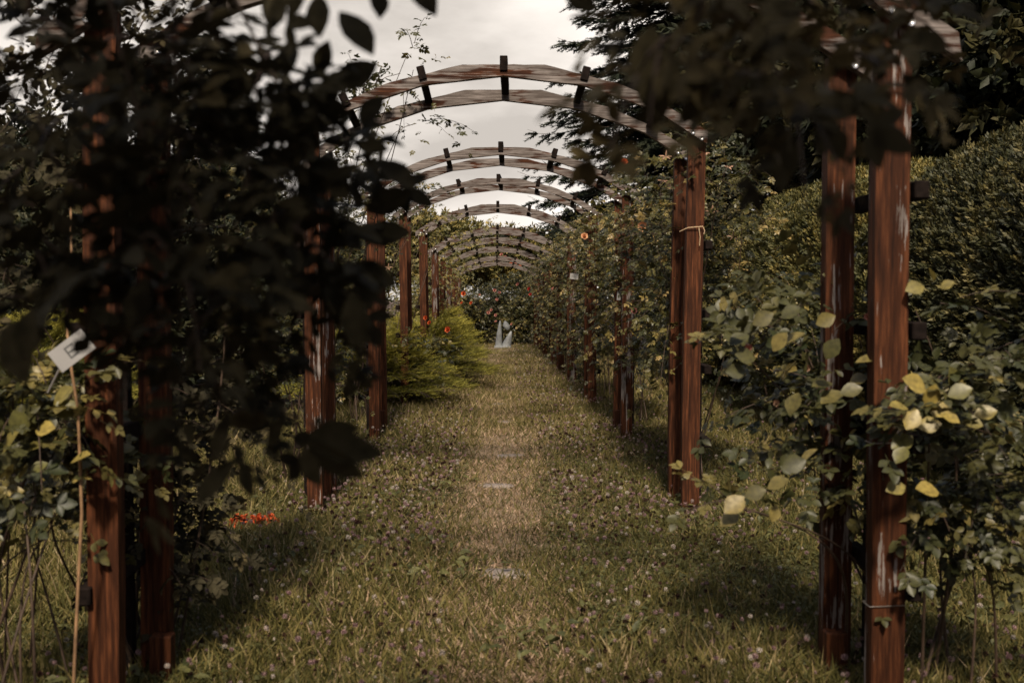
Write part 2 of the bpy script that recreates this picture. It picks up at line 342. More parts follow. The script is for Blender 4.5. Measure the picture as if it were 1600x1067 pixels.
# ------------------------------------------------------------------ arches
PROF_B = [(0, 0), (.492, -.056), (.94, -.208), (1.256, -.412)]          # bottom of the bow at the crossbars
PROF_T = [(0, .068), (.256, .066), (.492, .006), (.716, -.048), (.956, -.155), (1.10, -.235), (1.262, -.335)]
def bow(name, w, ext, y, th, z0, mat, parent, seed):
    """one bow of mitred boards: outline in x-z, extruded in y"""
    r = random.Random(seed); sx = w/1.2
    B = [(x*sx, z) for x, z in PROF_B]; T = [(x*sx, z) for x, z in PROF_T]
    if ext:
        B.append((B[-1][0]+ext, B[-1][1]-ext*.62)); T.append((T[-1][0]+ext*.85, T[-1][1]-ext*.60))
    bot = [(-x, z) for x, z in reversed(B[1:])] + B; top = [(-x, z) for x, z in reversed(T[1:])] + T
    # resample both edges at the same x fractions so the board faces are quads
    n = 41
    def samp(pts):
        pts = np.array(pts); fr = np.linspace(0, 1, n); xx = pts[0, 0]+fr*(pts[-1, 0]-pts[0, 0])
        return np.stack([xx, np.interp(xx, pts[:, 0], pts[:, 1])], -1)
    b_, t_ = samp(bot), samp(top)
    nz = np.array([r.uniform(-.002, .002) for _ in range(n)])
    V = []
    for k in range(n):
        V += [(b_[k, 0], y, b_[k, 1]+z0+nz[k]), (t_[k, 0], y, t_[k, 1]+z0-nz[k]), (t_[k, 0], y+th, t_[k, 1]+z0), (b_[k, 0], y+th, b_[k, 1]+z0)]
    F = []
    for k in range(n-1):
        a = 4*k
        for e in range(4): F.append([a+e, a+(e+1) % 4, a+4+(e+1) % 4, a+4+e])
    F.append([3, 2, 1, 0]); F.append([4*(n-1)+e for e in range(4)])
    idx = np.concatenate([np.array(f[::-1]) for f in F]); tot = np.full(len(F), 4)
    o = link(name, mesh_np(name, V, idx, tot), mat, parent)
    import bmesh; o.data.polygons.foreach_set('use_smooth', np.zeros(len(tot), bool))
    bm = bmesh.new(); bm.from_mesh(o.data); bmesh.ops.recalc_face_normals(bm, faces=bm.faces[:]); bm.to_mesh(o.data); bm.free()
    return o, b_, t_
ORD = ['nearest', 'second', 'third', 'fourth', 'fifth', 'sixth', 'seventh', 'eighth', 'ninth', 'tenth']
#        Y      dY    cx     half   apexZ  ext   lean_l lean_r
ARCH = [(3.04, 0.46, 0.017, 1.20, 2.57, 0.125, -0.04, 0.0),
        (6.22, 0.50, 0.048, 1.20, 2.73, 0.0, 0.02, -0.02),
        (9.45, 0.62, 0.045, 1.21, 2.71, 0.10, 0.0, -0.01),
        (12.55, 0.55, 0.03, 1.19, 2.79, 0.08, 0.0, 0.0),
        (15.9, 0.55, 0.03, 1.20, 2.78, 0.05, 0.01, 0.0),
        (18.9, 0.62, 0.03, 1.20, 2.63, 0.08, 0.0, 0.01),
        (21.6, 0.60, 0.03, 1.20, 2.60, 0.08, 0.0, 0.0),
        (24.6, 0.60, 0.03, 1.20, 2.55, 0.08, 0.01, 0.0),
        (27.6, 0.60, 0.03, 1.20, 2.44, 0.06, 0.0, 0.0),
        (30.8, 0.60, 0.03, 1.20, 2.40, 0.06, 0.0, 0.0)]
LAB = ['nearest brown arch, its tall red-brown posts framing the picture',
       'second arch along the path, big flaking bow with twine on its right post',
       'third arch along the path, grey front bow and redder rear bow',
       'fourth arch along the path, its left crossbars swinging askew',
       'fifth arch along the path, pale grey bows close together above the juniper',
       'sixth arch along the path, its front bow still red at the left',
       'seventh arch along the path, pale bow half hidden by rose leaves',
       'eighth arch along the path, small grey bows low over the far path',
       'ninth arch along the path, small bows behind orange and pink roses',
       'farthest arch, tenth along the path, nearly lost in rose bushes']
def post(parent, x, y, sx, sy, h, lean, mat, base, seed):
    r = random.Random(seed); a = sx/2; c = sy/2; n = 9; V = []
    ph = r.uniform(0, 6)
    for k in range(n):
        f = k/(n-1); z = base-0.12+f*(h-base+0.12); dx = lean*(1-f)+0.006*math.sin(ph+f*5); dy = 0.005*math.sin(ph*2+f*4)
        V += [(dx-a, dy-c, z), (dx+a, dy-c, z), (dx+a, dy+c, z), (dx-a, dy+c, z)]
    import bmesh
    bm = bmesh.new(); vs = [bm.verts.new(v) for v in V]
    for k in range(n-1):
        for e in range(4): bm.faces.new([vs[4*k+e], vs[4*k+(e+1) % 4], vs[4*k+4+(e+1) % 4], vs[4*k+4+e]])
    bm.faces.new(vs[:4][::-1]); bm.faces.new(vs[-4:])
    long_e = [e for e in bm.edges if abs(e.verts[0].co.z-e.verts[1].co.z) > 0.05]
    bmesh.ops.bevel(bm, geom=long_e, offset=0.006, segments=2, affect='EDGES')
    bmesh.ops.recalc_face_normals(bm, faces=bm.faces[:])
    me = bpy.data.meshes.new('post'); bm.to_mesh(me); bm.free()
    return link('post', me, mat, parent, (x, y, 0))
for k, (AY, dY, cx, hw, az_, ext, ll, lr) in enumerate(ARCH):
    g0 = float(gz(AY)); A = empty('garden_arch', (cx, AY, g0), 0, LAB[k], 'arch', 'wooden arches along the garden path')
    H = az_-g0; rr = random.Random(50+k)
    ps = 0.108 if k else 0.105
    th = 0.045
    fm, rm = (M['beam_red'], M['beam_red']) if k == 0 else (M['beam'], M['beam_red']) if k in (2, 3) else (M['beam_red'], M['beam']) if k in (1, 5) else (M['beam'], M['beam'])
    for (yy, dz, bm_) in ((0.0, 0.0, fm), (dY, -0.05 if k == 1 else -0.02, rm)):
        bo, bb, tt = bow('bow', hw, ext, yy-th, th, H+dz, bm_, A, k*7+int(yy*100))
        for s in (-1, 1):
            zt = H+dz-.395*1.0
            lean = (ll if s < 0 else lr)
            post(A, s*hw, yy+.028+.001, ps*(.9 if (s < 0 and not yy) else .95 if yy else 1), .056, zt+0.055, lean, M['post_worn'] if rr.random() < .45 else M['post'], 0, k*11+s)
            if k < 7:
                for bi in (0, 1):
                    bx = s*(hw-.005+.05*(bi-.5)*1.1); bz = H+dz-.36-.031*(bi-.5)*1.2*1
                    V, I, Tt, Rn = tubes([np.array([(bx, yy-th-.007, bz), (bx, yy-th+.004, bz)])], [np.array([.013, .014])], 10)
                    I = np.concatenate([I, np.arange(10)]); Tt = np.append(Tt, 10)
                    link('bolt', mesh_np('bolt', V, I, Tt), M['bolt'], bo)
    # crossbars over the bows
    for q_, (bx, bz, tz) in enumerate([(-.955, -.215, -.155), (-.492, -.056, .006), (0, 0, .068), (.492, -.056, .006), (.955, -.215, -.155)]):
        bx *= hw/1.2; wd = 0.024; ang = math.atan2(bx, 1.9)
        y0, y1 = -th-0.012, dY+.03; sk = rr.uniform(-.02, .02) + (0.035 if k == 3 and bx < .1 else 0)
        h0, h1 = bz+.028, tz+.052
        nxv, nzv = math.cos(ang), -math.sin(ang); upx, upz = math.sin(ang), math.cos(ang)
        c8 = []
        for (yy, so, dz) in ((y0, 0, 0.0), (y1, sk, -0.05 if k == 1 else -0.02)):
            for (a_, b2) in ((-wd, 0), (wd, 0), (wd, h1-h0), (-wd, h1-h0)):
                c8.append((bx+so+a_*nxv+b2*upx, yy, H+dz+h0+a_*nzv+b2*upz))
        bxs = [c8[0], c8[1], c8[5], c8[4], c8[3], c8[2], c8[6], c8[7]]
        box_mesh('crossbar', [bxs], 0.004, M['rung'], A)
    # side rails outside the posts
    if k < 8:
        for s in (-1, 1):
            for hz in (0.46, 0.92, 1.27, 1.70):
                if rr.random() < .15 and k: continue
                x0 = s*(hw+ps/2+.004); x1 = x0+s*.045
                box_mesh('side_rail', [corners(min(x0, x1), max(x0, x1), -.02, dY+.08, hz-.03, hz+.025)], .004, M['rung'], A)
    if k < 3:
        for s in (-1, 1):
            x0 = s*(hw+ps/2+.05); x1 = x0+s*.042
            box_mesh('lath', [corners(min(x0, x1), max(x0, x1), dY-.02, dY+.03, 0, 2.05)], .003, M['rung'], A)
    # footing boards between the pair of posts (lit orange at the foot)
    if k < 3:
        for s in (-1, 1):
            x0 = s*(hw-.012); box_mesh('footing_block', [corners(x0-.04, x0+.035, dY-.062, dY-.004, 0.0, .235 if k else .19)], .004, M['post'], A)
    if k == 0:
        for (s, hz) in ((-1, 1.37), (1, .92), (1, .41)):
            xx = s*hw; a = ps/2+.003
            lp = np.array([(xx-a, -.001, hz), (xx+a, -.001, hz+.004), (xx+a, .060, hz+.002), (xx-a, .060, hz), (xx-a, -.001, hz)])
            tube_obj('wire', [lp], [np.full(5, .0016)], M['wire'], A, 4)

# ------------------------------------------------------------------ rose plants
def twig_field(blobs, lsize, lv, n_leaf=6, tlen=(.18, .42), sun_bias=0.5, droop=0.5, rmul=1.0, radd=0.0):
    """blobs: (cx,cy,cz, rx,ry,rz, n). returns leaf mesh parts and twig paths"""
    leafparts, paths, rads = [], [], []
    O_, D_, N_, S_, R_ = [], [], [], [], []
    for (cx, cy, cz, rx, ry, rz, n) in blobs:
        n = int(n)
        u = RNG.normal(size=(n, 3)); u = norm(u)*(RNG.random((n, 1))**0.45)
        c = np.array([cx, cy, cz])+u*np.array([rx, ry, rz])
        d = norm(u*np.array([1, 1, .8]) + RNG.normal(size=(n, 3))*.55 + np.array([0, 0, .35]))
        ln = RNG.uniform(*tlen, n)
        br = RNG.random(n)          # brightness of the shoot: young shoots are yellower
        for k in range(n_leaf):
            f = (k+.6)/n_leaf
            p = c + d*(ln*f)[:, None] + np.array([0, 0, -1])*(droop*ln*f*f)[:, None]
            dd = norm(d + np.array([0, 0, -1])*(2*droop*f)*np.ones((n, 1)))
            side = norm(np.cross(dd, np.array([0, 0, 1.]))+1e-6)*(1 if k % 2 else -1)
            ld = norm(dd*.5 + side*.9 + RNG.normal(size=(n, 3))*.35 + (dd*.9 if k == n_leaf-1 else 0))
            nr = norm(np.array([-.25, -.35, .9]) + RNG.normal(size=(n, 3))*.45)
            O_.append(p); D_.append(ld); N_.append(nr); S_.append(lsize*RNG.uniform(.6, 1.15, n)*(1-.25*f))
            R_.append(np.clip((br*.62 + RNG.random(n)*.38*1.0 + .12*(f-.5))*rmul+radd, 0, 1))
        for j in range(0, n, 2):
            t = np.linspace(0, 1, 5)[:, None]
            paths.append(c[j]+d[j]*ln[j]*t+np.array([0, 0, -1])*droop*ln[j]*t*t); rads.append(np.linspace(.0028, .001, 5))
    O, D, Nn, Sc, Rr = [np.concatenate(a) for a in (O_, D_, N_, S_, R_)]
    sel = RNG.integers(0, 4, len(O))
    for q in range(4):
        mk = sel == q
        if mk.any(): leafparts.append(inst(CMP[lv][q], O[mk], D[mk], Nn[mk], Sc[mk], Rr[mk]))
    return merge(leafparts), paths, rads
def blossom_mesh(seed, kind='rose'):
    r = random.Random(seed); parts = []
    pet = leaf_tpl(1, 1.15, .25, -.35)
    if kind == 'rose':
        for ring, (n, tilt, s) in enumerate(((6, 18, 1.0), (6, 45, .82), (5, 68, .6))):
            for i_ in range(n):
                a = 2*math.pi*(i_+.5*ring)/n+r.uniform(-.2, .2)
                m_ = Matrix.Rotation(a, 3, 'Z') @ Matrix.Rotation(R(tilt+r.uniform(-8, 8)), 3, 'X')*s*.5
                parts.append((pet, ([list(x) for x in m_], (0, 0, 0.03*ring))))
    else:
        lf = leaf_tpl(1, .26, .2, .2)
        for i_ in range(5):
            a = 2*math.pi*i_/5+r.uniform(-.2, .2)
            m_ = Matrix.Rotation(a, 3, 'Z') @ Matrix.Rotation(R(r.uniform(0, 35)), 3, 'X')*.5
            parts.append((lf, ([list(x) for x in m_], (0, 0, 0))))
    T = join_tpl(parts)
    rn = RNG.random(len(T.V))
    return T, rn
BT = {k: blossom_mesh(i, k) for i, k in enumerate(('rose', 'star'))}
def blossom(parent, p, size, mat, kind='rose', name='blossom', face=(-.3, -.9, .45)):
    T, rn = BT[kind]; f = Vector(face)+Vector([random.uniform(-.35, .35) for _ in range(3)])
    qt = f.to_track_quat('Z', 'Y'); me = mesh_np(name, T.V*size, T.idx, T.tot, rn)
    o = link(name, me, mat, parent, Vector(p)-parent.location); o.rotation_mode = 'QUATERNION'; o.rotation_quaternion = qt
    return o
def rose(base, blobs, label, group, leafmat='rose', lsize=.11, lv=1, canes=6, cane_mat='cane', n_leaf=6, spread=.15, cane_r=.008, name='climbing_rose', tlen=(.18, .42), droop=.5, rmul=1., radd=0., cat='climbing rose', cane_from=None):
    base = Vector(base); E = empty(name, base, 0, label, cat, group)
    (v, i, t, r), paths, rads = twig_field(blobs, lsize, lv, n_leaf, tlen, .5, droop, rmul, radd)
    v = v-np.array(base)
    link('foliage', mesh_np('foliage', v, i, t, r), M[leafmat], E)
    cp, cr = [], []
    B = np.array([b[:3] for b in blobs]); bb = np.array(base)
    for c_ in range(canes):
        b0 = (bb if cane_from is None else np.array(cane_from))+np.array([random.uniform(-spread, spread), random.uniform(-spread, spread)*1.6, -.03])
        e = B[random.randrange(len(B))]; Rb = np.array(blobs[random.randrange(len(blobs))][3:6])
        tgt = e+np.array([random.uniform(-.6, .6) for _ in range(3)])*Rb
        mid = (b0+tgt)/2+np.array([random.uniform(-.2, .2), random.uniform(-.2, .2), .25])
        cp.append(bez(b0, b0+(mid-b0)*.6+np.array([0, 0, .15]), mid, tgt, 14)-bb); cr.append(np.linspace(cane_r*random.uniform(.7, 1.2), .002, 14))
    tw = [p_-bb for p_ in paths]
    if cp: tube_obj('canes', cp, cr, M[cane_mat], E, 6)
    if tw: tube_obj('twigs', tw, rads, M['cane'], E, 3)
    return E

G_R, G_L = 'climbing roses trained up the right hand posts', 'climbing roses trained up the left hand posts'
# right side, arches 2 .. 10
R_LAB = {1: 'rose wall behind the second arch, right side, with star shaped seed heads',
         2: 'yellowing rose on the right of the third arch with a peach bloom',
         3: 'rose on the right of the fourth arch, white name tag beside it',
         4: 'rose climbing the right posts of the fifth arch', 5: 'rose climbing the right posts of the sixth arch',
         6: 'rose climbing the right posts of the seventh arch', 7: 'rose climbing the right posts of the eighth arch',
         8: 'small rose by the right posts of the ninth arch', 9: 'red blooming rose right of the farthest arch'}
L_LAB = {1: 'dark rose behind the left posts of the second arch', 2: 'rose on the left of the third arch, spilling over its bow',
         3: 'rose over the left shoulder of the fourth arch', 4: 'yellow leaved rose behind the left post of the fifth arch',
         5: 'yellow leaved rose left of the sixth arch', 6: 'rose on the left posts of the seventh arch',
         7: 'rose on the left posts of the eighth arch', 8: 'rose with orange blooms left of the ninth arch', 9: 'rose left of the farthest arch'}
RB, LB = {}, {}
for k in range(1, 10):
    AY, dY, cx, hw, az_, ext, _, _ = ARCH[k]; g0 = float(gz(AY)); far = k > 4
    lv = 1 if k < 4 else 0; den = [0, 1.0, .9, .75, .6, .5, .45, .4, .4, .4][k]; ls = .115 if k < 4 else .14
    y1 = AY+dY
    bl = [(1.50, y1+.55, 2.05, .36, .62, .42, 110*den), (1.46, y1+1.05, 1.50, .38, .85, .45, 150*den), (1.42, y1+.65, 1.05, .30, .7, .34, 70*den),
          (1.42, y1+1.6, 1.15, .30, .7, .40, 75*den), (1.22, y1+1.25, 2.15, .30, .7, .30, 55*den), (1.75, y1+.6, 1.5, .22, .9, .6, 50*den),
          (1.35, y1+2.0, 1.8, .32, .5, .5, 60*den)]
    if k >= 3: bl += [(1.25, y1+1.2, 2.25, .25, .8, .16, 36*den), (1.28, y1+.9, .6, .22, .9, .3, 45*den)]
    if k >= 2: bl += [(1.26, AY-.22, 1.95, .15, .22, .34, 13*den), (1.32, AY-.30, 1.35, .14, .25, .34, 9*den), (1.24, AY+.35, 1.7, .12, .3, .5, 20*den), (1.22, AY+.25, 2.3, .18, .3, .14, 16*den), (1.28, AY-.25, .75, .14, .25, .22, 12*den)]
    else: bl += [(1.33, AY+.25, 2.2, .10, .25, .2, 12), (1.12, y1+.2, 1.9, .10, .2, .3, 22), (1.14, y1+.2, 1.25, .10, .2, .35, 22)]
    bl = [(a+cx, b_, c_+g0, d, e, f, n) for a, b_, c_, d, e, f, n in bl]
    RB[k] = rose((cx+1.45, y1+.75, g0), bl, R_LAB[k], G_R, 'rose' if k not in (2, 4, 6) else 'rose', ls, lv, 9 if k < 4 else 4, tlen=(.18, .42), rmul=1.0, radd=[0, .10, .14, .12, .14, .16, .16, .16, .1, .1][k])
    bl = [(-1.55, y1+.5, 2.0, .38, .62, .45, 80*den), (-1.5, y1+1.1, 1.45, .38, .85, .45, 90*den), (-1.5, y1+.7, .85, .34, .8, .40, 60*den),
          (-1.25, y1+1.3, 2.2, .34, .8, .28, 60*den), (-1.8, y1+.6, 1.3, .25, .9, .6, 50*den)]
    if k in (3, 4): bl = [(-1.75, y1+.5, 2.1, .30, .5, .30, 55*den), (-1.9, y1+.9, 1.6, .25, .6, .35, 50*den)]
    if k == 2: bl = [(-1.55, y1+.4, 2.0, .35, .4, .40, 80*den), (-1.65, y1+.6, 1.4, .28, .45, .45, 70*den), (-1.6, y1+.4, .8, .28, .4, .4, 50*den)]
    if k >= 2: bl += [(-.95, y1+1.0, 2.50, .30, .65, .07, 20*den)]
    if k in (4, 5): bl += [(-.3, y1+1.3, 2.66, .7, .6, .04, 16*den)]
    if k == 1: bl += [(-.95, AY+.4, 2.64, .26, .42, .14, 26), (-.60, AY+.2, 2.86, .12, .12, .15, 8), (-.50, AY+.3, 2.58, .12, .2, .12, 8)]
    bl = [(a+cx, b_, c_+g0, d, e, f, n) for a, b_, c_, d, e, f, n in bl]
    LB[k] = rose((cx-1.5, y1+.75, g0), bl, L_LAB[k], G_L, 'rose' if k < 3 else 'rose_yellow', ls*(.85 if k == 1 else 1), lv, 8 if k < 4 else 4, rmul=1.0 if k < 4 else .9, radd=[0, 0, .05, .08, .1, .1, .1, .1, .05, .05][k])
# blooms and seed heads where the photo shows them
for px, py, Yd, s, mt, kd, k, side in [
    (975, 257, 8.6, .10, 'orange', 'rose', 1, 'R'), (1006, 355, 7.6, .10, 'peach', 'rose', 1, 'R'), (913, 371, 10.6, .10, 'peach', 'rose', 2, 'R'),
    (991, 487, 7.4, .065, 'pink', 'rose', 1, 'R'), (1100, 240, 6.9, .10, 'sepal', 'star', 1, 'R'), (1040, 245, 6.85, .10, 'sepal', 'star', 1, 'R'),
    (1139, 261, 7.0, .09, 'sepal', 'star', 1, 'R'), (1047, 288, 6.9, .10, 'sepal', 'star', 1, 'R'), (1112, 331, 6.9, .10, 'sepal', 'star', 1, 'R'), (1145, 370, 7.0, .09, 'sepal', 'star', 1, 'R'),
    (1036, 283, 6.95, .09, 'sepal', 'star', 1, 'R'), (1053, 296, 6.95, .09, 'sepal', 'star', 1, 'R'), (865, 453, 18., .1, 'pink', 'rose', 4, 'R'),
    (373, 142, 6.5, .08, 'peach', 'rose', 1, 'L'), (607, 418, 9.9, .09, 'sepal', 'star', 2, 'L'), (828, 452, 24., .13, 'red', 'rose', 6, 'R'), (829, 461, 24., .10, 'red', 'rose', 6, 'R')]:
    blossom((RB if side == 'R' else LB)[k], P(px, py, Yd), s, M[mt], kd, 'blossom' if kd == 'rose' else 'seed_head')

# nearest right rose: big round pale leaves round the front posts
bl = []
def pb(px, py, Yd, rx, ry, rz, n): p = P(px, py, Yd); bl.append((p.x, p.y, p.z, rx, ry, rz, n))
pb(1240, 515, 3.45, .15, .18, .03, 13); pb(1180, 535, 3.3, .07, .10, .06, 6); pb(1290, 590, 3.5, .13, .15, .10, 14); pb(1225, 640, 3.5, .10, .15, .06, 8)
pb(1270, 700, 3.5, .12, .12, .08, 9); pb(1170, 785, 3.2, .07, .08, .04, 5); pb(1330, 450, 3.6, .06, .12, .05, 6); pb(1340, 690, 3.55, .08, .15, .20, 18)
NR = rose(P(1345, 1040, 3.75), bl, 'rose spilling left of the nearest right post with pale round leaves', 'roses round the posts of the nearest arch', 'rose_pale', .15, 2, 5, n_leaf=5, tlen=(.12, .30), name='climbing_rose', cane_r=.006, droop=.35, radd=-.12)
bl = []
pb(1475, 600, 2.93, .07, .05, .05, 8); pb(1450, 665, 2.95, .05, .04, .06, 6); pb(1530, 650, 3.1, .08, .12, .06, 7); pb(1500, 750, 3.2, .16, .15, .10, 20)
pb(1560, 780, 3.2, .14, .15, .12, 20); pb(1470, 830, 3.2, .12, .12, .10, 14); pb(1540, 850, 3.3, .14, .15, .08, 14); pb(1470, 460, 3.2, .05, .10, .03, 3); pb(1520, 560, 3.3, .08, .12, .05, 6)
NR2 = rose(P(1500, 1100, 3.3), bl, 'rose with yellow leaf cluster right of the nearest right post', 'roses round the posts of the nearest arch', 'rose_pale', .14, 2, 7, n_leaf=5, tlen=(.12, .28), cane_r=.007, droop=.35, radd=-.14)
for px, py, s, mt in ((1170, 545, .035, 'pink'), (1355, 495, .03, 'pink'), (1262, 575, .03, 'sepal'), (1215, 630, .03, 'sepal'), (1412, 848, .022, 'pink')):
    blossom(NR if px < 1380 else NR2, P(px, py, 3.0 if px > 1380 else 3.4), s, M[mt], 'rose')
# nearest left rose
bl = []
pb(40, 640, 3.1, .16, .15, .10, 20); pb(90, 615, 3.0, .07, .08, .06, 8); pb(30, 720, 3.1, .18, .15, .12, 24); pb(100, 730, 3.2, .14, .15, .14, 18); pb(60, 820, 3.3, .20, .15, .10, 16)
NL = rose(P(40, 1120, 3.2), bl, 'rose with lit yellow leaves left of the nearest left post', 'roses round the posts of the nearest arch', 'rose_pale', .14, 2, 14, n_leaf=5, tlen=(.12, .28), cane_r=.006, spread=.3, droop=.35, radd=-.08)
bl = []
pb(120, 60, 3.4, .35, .3, .25, 50); pb(60, 250, 3.5, .3, .3, .3, 50); pb(250, 150, 3.7, .22, .3, .3, 50); pb(20, 430, 3.6, .25, .3, .2, 22); pb(260, 640, 3.8, .18, .25, .22, 40); pb(300, 780, 3.9, .10, .15, .12, 14); pb(240, 780, 3.8, .16, .2, .25, 40); pb(350, 620, 4.0, .15, .2, .2, 22); pb(230, 900, 3.7, .12, .12, .2, 14); pb(250, 400, 3.9, .22, .3, .4, 60)
NL2 = rose(P(235, 1030, 3.8), bl, 'shaded dark rose between the nearest left posts', 'roses round the posts of the nearest arch', 'rose_shaded', .13, 1, 9, n_leaf=5, tlen=(.15, .3), cane_r=.008)

# overhanging foreground branches, out of focus, on the arch the camera stands under
FGN = .82
def spray(parts_, px, py, Yd, n, rx, rz, ry=.12):
    p = P(px, py, Yd); parts_.append((p.x, p.y, p.z, rx*.72, ry*.7, rz*.7, n*FGN))
bl = []
for a in [(35, 60, 1.25, 11, .09, .10), (40, 200, 1.2, 9, .10, .10), (50, 330, 1.2, 8, .09, .10), (20, 450, 1.15, 5, .04, .10), (85, 180, 1.35, 5, .05, .10), (230, 20, 1.3, 6, .06, .05),
          (300, 110, 1.2, 10, .10, .06), (240, 60, 1.4, 9, .12, .07), (270, 230, 1.15, 11, .10, .08), (350, 200, 1.2, 12, .10, .09), (420, 230, 1.2, 12, .09, .08), (330, 320, 1.15, 14, .13, .08), (420, 330, 1.2, 13, .10, .09), (490, 330, 1.3, 7, .06, .10),
          (490, 230, 1.4, 5, .07, .06), (265, 380, 1.1, 9, .08, .08), (400, 430, 1.2, 12, .14, .08), (480, 440, 1.2, 5, .05, .06), (300, 480, 1.2, 9, .13, .06), (350, 570, 1.2, 7, .08, .07), (350, 650, 1.2, 5, .04, .07),
          (270, 560, 1.2, 4, .05, .05), (430, 80, 1.2, 3, .05, .03), (470, 130, 1.3, 4, .05, .04), (560, 290, 1.4, 2, .03, .04)]:
    spray(bl, *a)
OL = rose((-1.25, 0.05, 0), bl, 'blurred dark rose branches hanging close at upper left', 'rose branches hanging close overhead', 'rose_shaded', .13, 3, 3, n_leaf=3, tlen=(.05, .13), cane_r=.004, name='overhanging_rose', droop=.6, cat='climbing rose', cane_mat='bark', cane_from=(-.5, 1.0, 2.2))
FGN = .75
bl = []
for a in [(1040, 50, .95, 4, .05, .06), (1100, 40, 1.0, 6, .08, .05), (1170, 90, 1.0, 9, .08, .06), (1240, 60, 1.2, 9, .10, .06), (1200, 160, 1.0, 7, .07, .05), (1290, 140, 1.1, 5, .05, .05),
          (1330, 30, 1.4, 7, .10, .05), (1420, 40, 1.4, 5, .06, .05), (1090, 0, 1.1, 8, .10, .04), (1210, 10, 1.3, 10, .14, .05), (1400, 0, 1.5, 6, .12, .04)]:
    spray(bl, *a)
OR = rose((1.25, 0.05, 0), bl, 'blurred olive rose branches hanging from the top right', 'rose branches hanging close overhead', 'rose_shaded', .12, 3, 3, n_leaf=3, tlen=(.05, .13), cane_r=.005, name='overhanging_rose', droop=.8, cat='climbing rose', radd=.4, cane_mat='bark', cane_from=(.6, .9, 2.2))
# single leaves seen whole against the sky and low at left: placed one by one on short shoots
LT = leaf_tpl(2, .55, .10, .12)
def leaves_at(parent, lst, mat='rose_shaded', rn=.6, T=None, face=None):
    O, D, Nn, Sc, Rn = [], [], [], [], []
    for (x0, y0, x1, y1, Yd) in lst:          # base pixel, tip pixel
        a, b_ = P(x0, y0, Yd), P(x1, y1, Yd-.02)
        O.append(a); D.append(b_-a); Sc.append((b_-a).length); Nn.append((random.uniform(-.5, .5), -1, random.uniform(-.3, .6)) if face is None else (random.uniform(-.6, .5), -random.uniform(.25, .9), random.uniform(.3, 1.0))); Rn.append(random.uniform(rn-.35, rn+.2))
    v, i, t, r = inst(T or LT, np.array(O)-np.array(parent.location), np.array(D), np.array(Nn, float), np.array(Sc), np.array(Rn))
    link('foliage', mesh_np('foliage', v, i, t, r), M[mat], parent)
RT = leaf_tpl(2, .78, .12, .10)
def round_leaves(parent, lst, mat, rn):          # pairs: leaf centre, length, heading in the picture
    O = []
    for (cx_, cy_, ln_, a_, Yd_) in lst:
        ln_ = min(ln_, 42)*random.uniform(.8, 1); a_ += random.uniform(-12, 12); Yd_ += random.uniform(-.06, .06)-(.30 if parent is NR else .12)
        c_, s_ = math.cos(R(a_))*ln_/2, -math.sin(R(a_))*ln_/2
        O.append((cx_-c_, cy_-s_, cx_+c_, cy_+s_, Yd_))
    leaves_at(parent, O, mat, rn, RT, 'up')
round_leaves(NR2, [(1455, 618, 58, 60, 2.93), (1488, 590, 50, 100, 2.93), (1500, 612, 48, 20, 2.93), (1430, 600, 44, 150, 2.92), (1470, 640, 46, 200, 2.93), (1452, 664, 56, 10, 2.92), (1425, 655, 46, 230, 2.92), (1410, 690, 40, 200, 2.92), (1408, 710, 34, 240, 2.92), (1485, 652, 44, 330, 2.93), (1540, 645, 40, 20, 2.97), (1520, 660, 44, 350, 2.97), (1405, 635, 36, 160, 2.92), (1450, 765, 42, 170, 2.95), (1400, 762, 34, 190, 2.92), (1456, 428, 26, 90, 3.1), (1480, 445, 30, 20, 3.1), (1430, 450, 30, 200, 3.1)], 'rose_yellow', .75)
round_leaves(NR, [(1192, 498, 44, 30, 3.3), (1235, 488, 40, 25, 3.3), (1148, 517, 36, 170, 3.25), (1155, 530, 34, 200, 3.25), (1218, 534, 48, 60, 3.3), (1240, 528, 44, 30, 3.3), (1290, 500, 44, 20, 3.35), (1300, 545, 46, 70, 3.35), (1150, 580, 38, 190, 3.25), (1165, 557, 34, 160, 3.25), (1300, 620, 40, 200, 3.4), (1240, 630, 40, 240, 3.4), (1285, 600, 34, 190, 3.4), (1330, 610, 48, 10, 3.4), (1342, 592, 36, 30, 3.4), (1355, 562, 40, 10, 3.4), (1148, 788, 66, 210, 3.1), (1180, 770, 60, 25, 3.1), (1215, 755, 50, 30, 3.15), (1240, 725, 44, 30, 3.2), (1140, 812, 50, 220, 3.1), (1262, 712, 40, 35, 3.25), (1210, 802, 34, 260, 3.2)], 'rose_pale', .68)
round_leaves(NL, [(98, 618, 50, 40, 3.0), (90, 640, 46, 200, 3.0), (105, 640, 52, 330, 3.0), (30, 660, 44, 120, 3.05), (15, 690, 48, 60, 3.05), (45, 700, 40, 10, 3.05), (20, 770, 42, 200, 3.05), (10, 720, 44, 150, 3.05), (125, 715, 34, 20, 3.0), (60, 730, 38, 200, 3.05), (70, 670, 36, 20, 3.05)], 'rose_yellow', .7)
leaves_at(OL, [(497, -10, 497, 55, 1.2), (530, 18, 585, 80, 1.15), (495, 120, 512, 64, 1.25), (590, 100, 520, 135, 1.3), (455, 60, 445, 118, 1.2), (590, -20, 595, 26, 1.2), (640, -30, 682, 20, 1.2),
    (430, -20, 425, 45, 1.2), (600, 150, 560, 190, 1.25), (560, 225, 605, 232, 1.2), (550, 455, 560, 545, 1.05), (500, 460, 560, 500, 1.2), (570, 330, 640, 300, 1.3), (560, 370, 640, 360, 1.3), (530, 420, 620, 440, 1.25), (590, 250, 650, 290, 1.3), (230, 430, 200, 520, 1.1), (50, 480, 40, 560, 1.0), (15, 500, 35, 600, 1.0)])
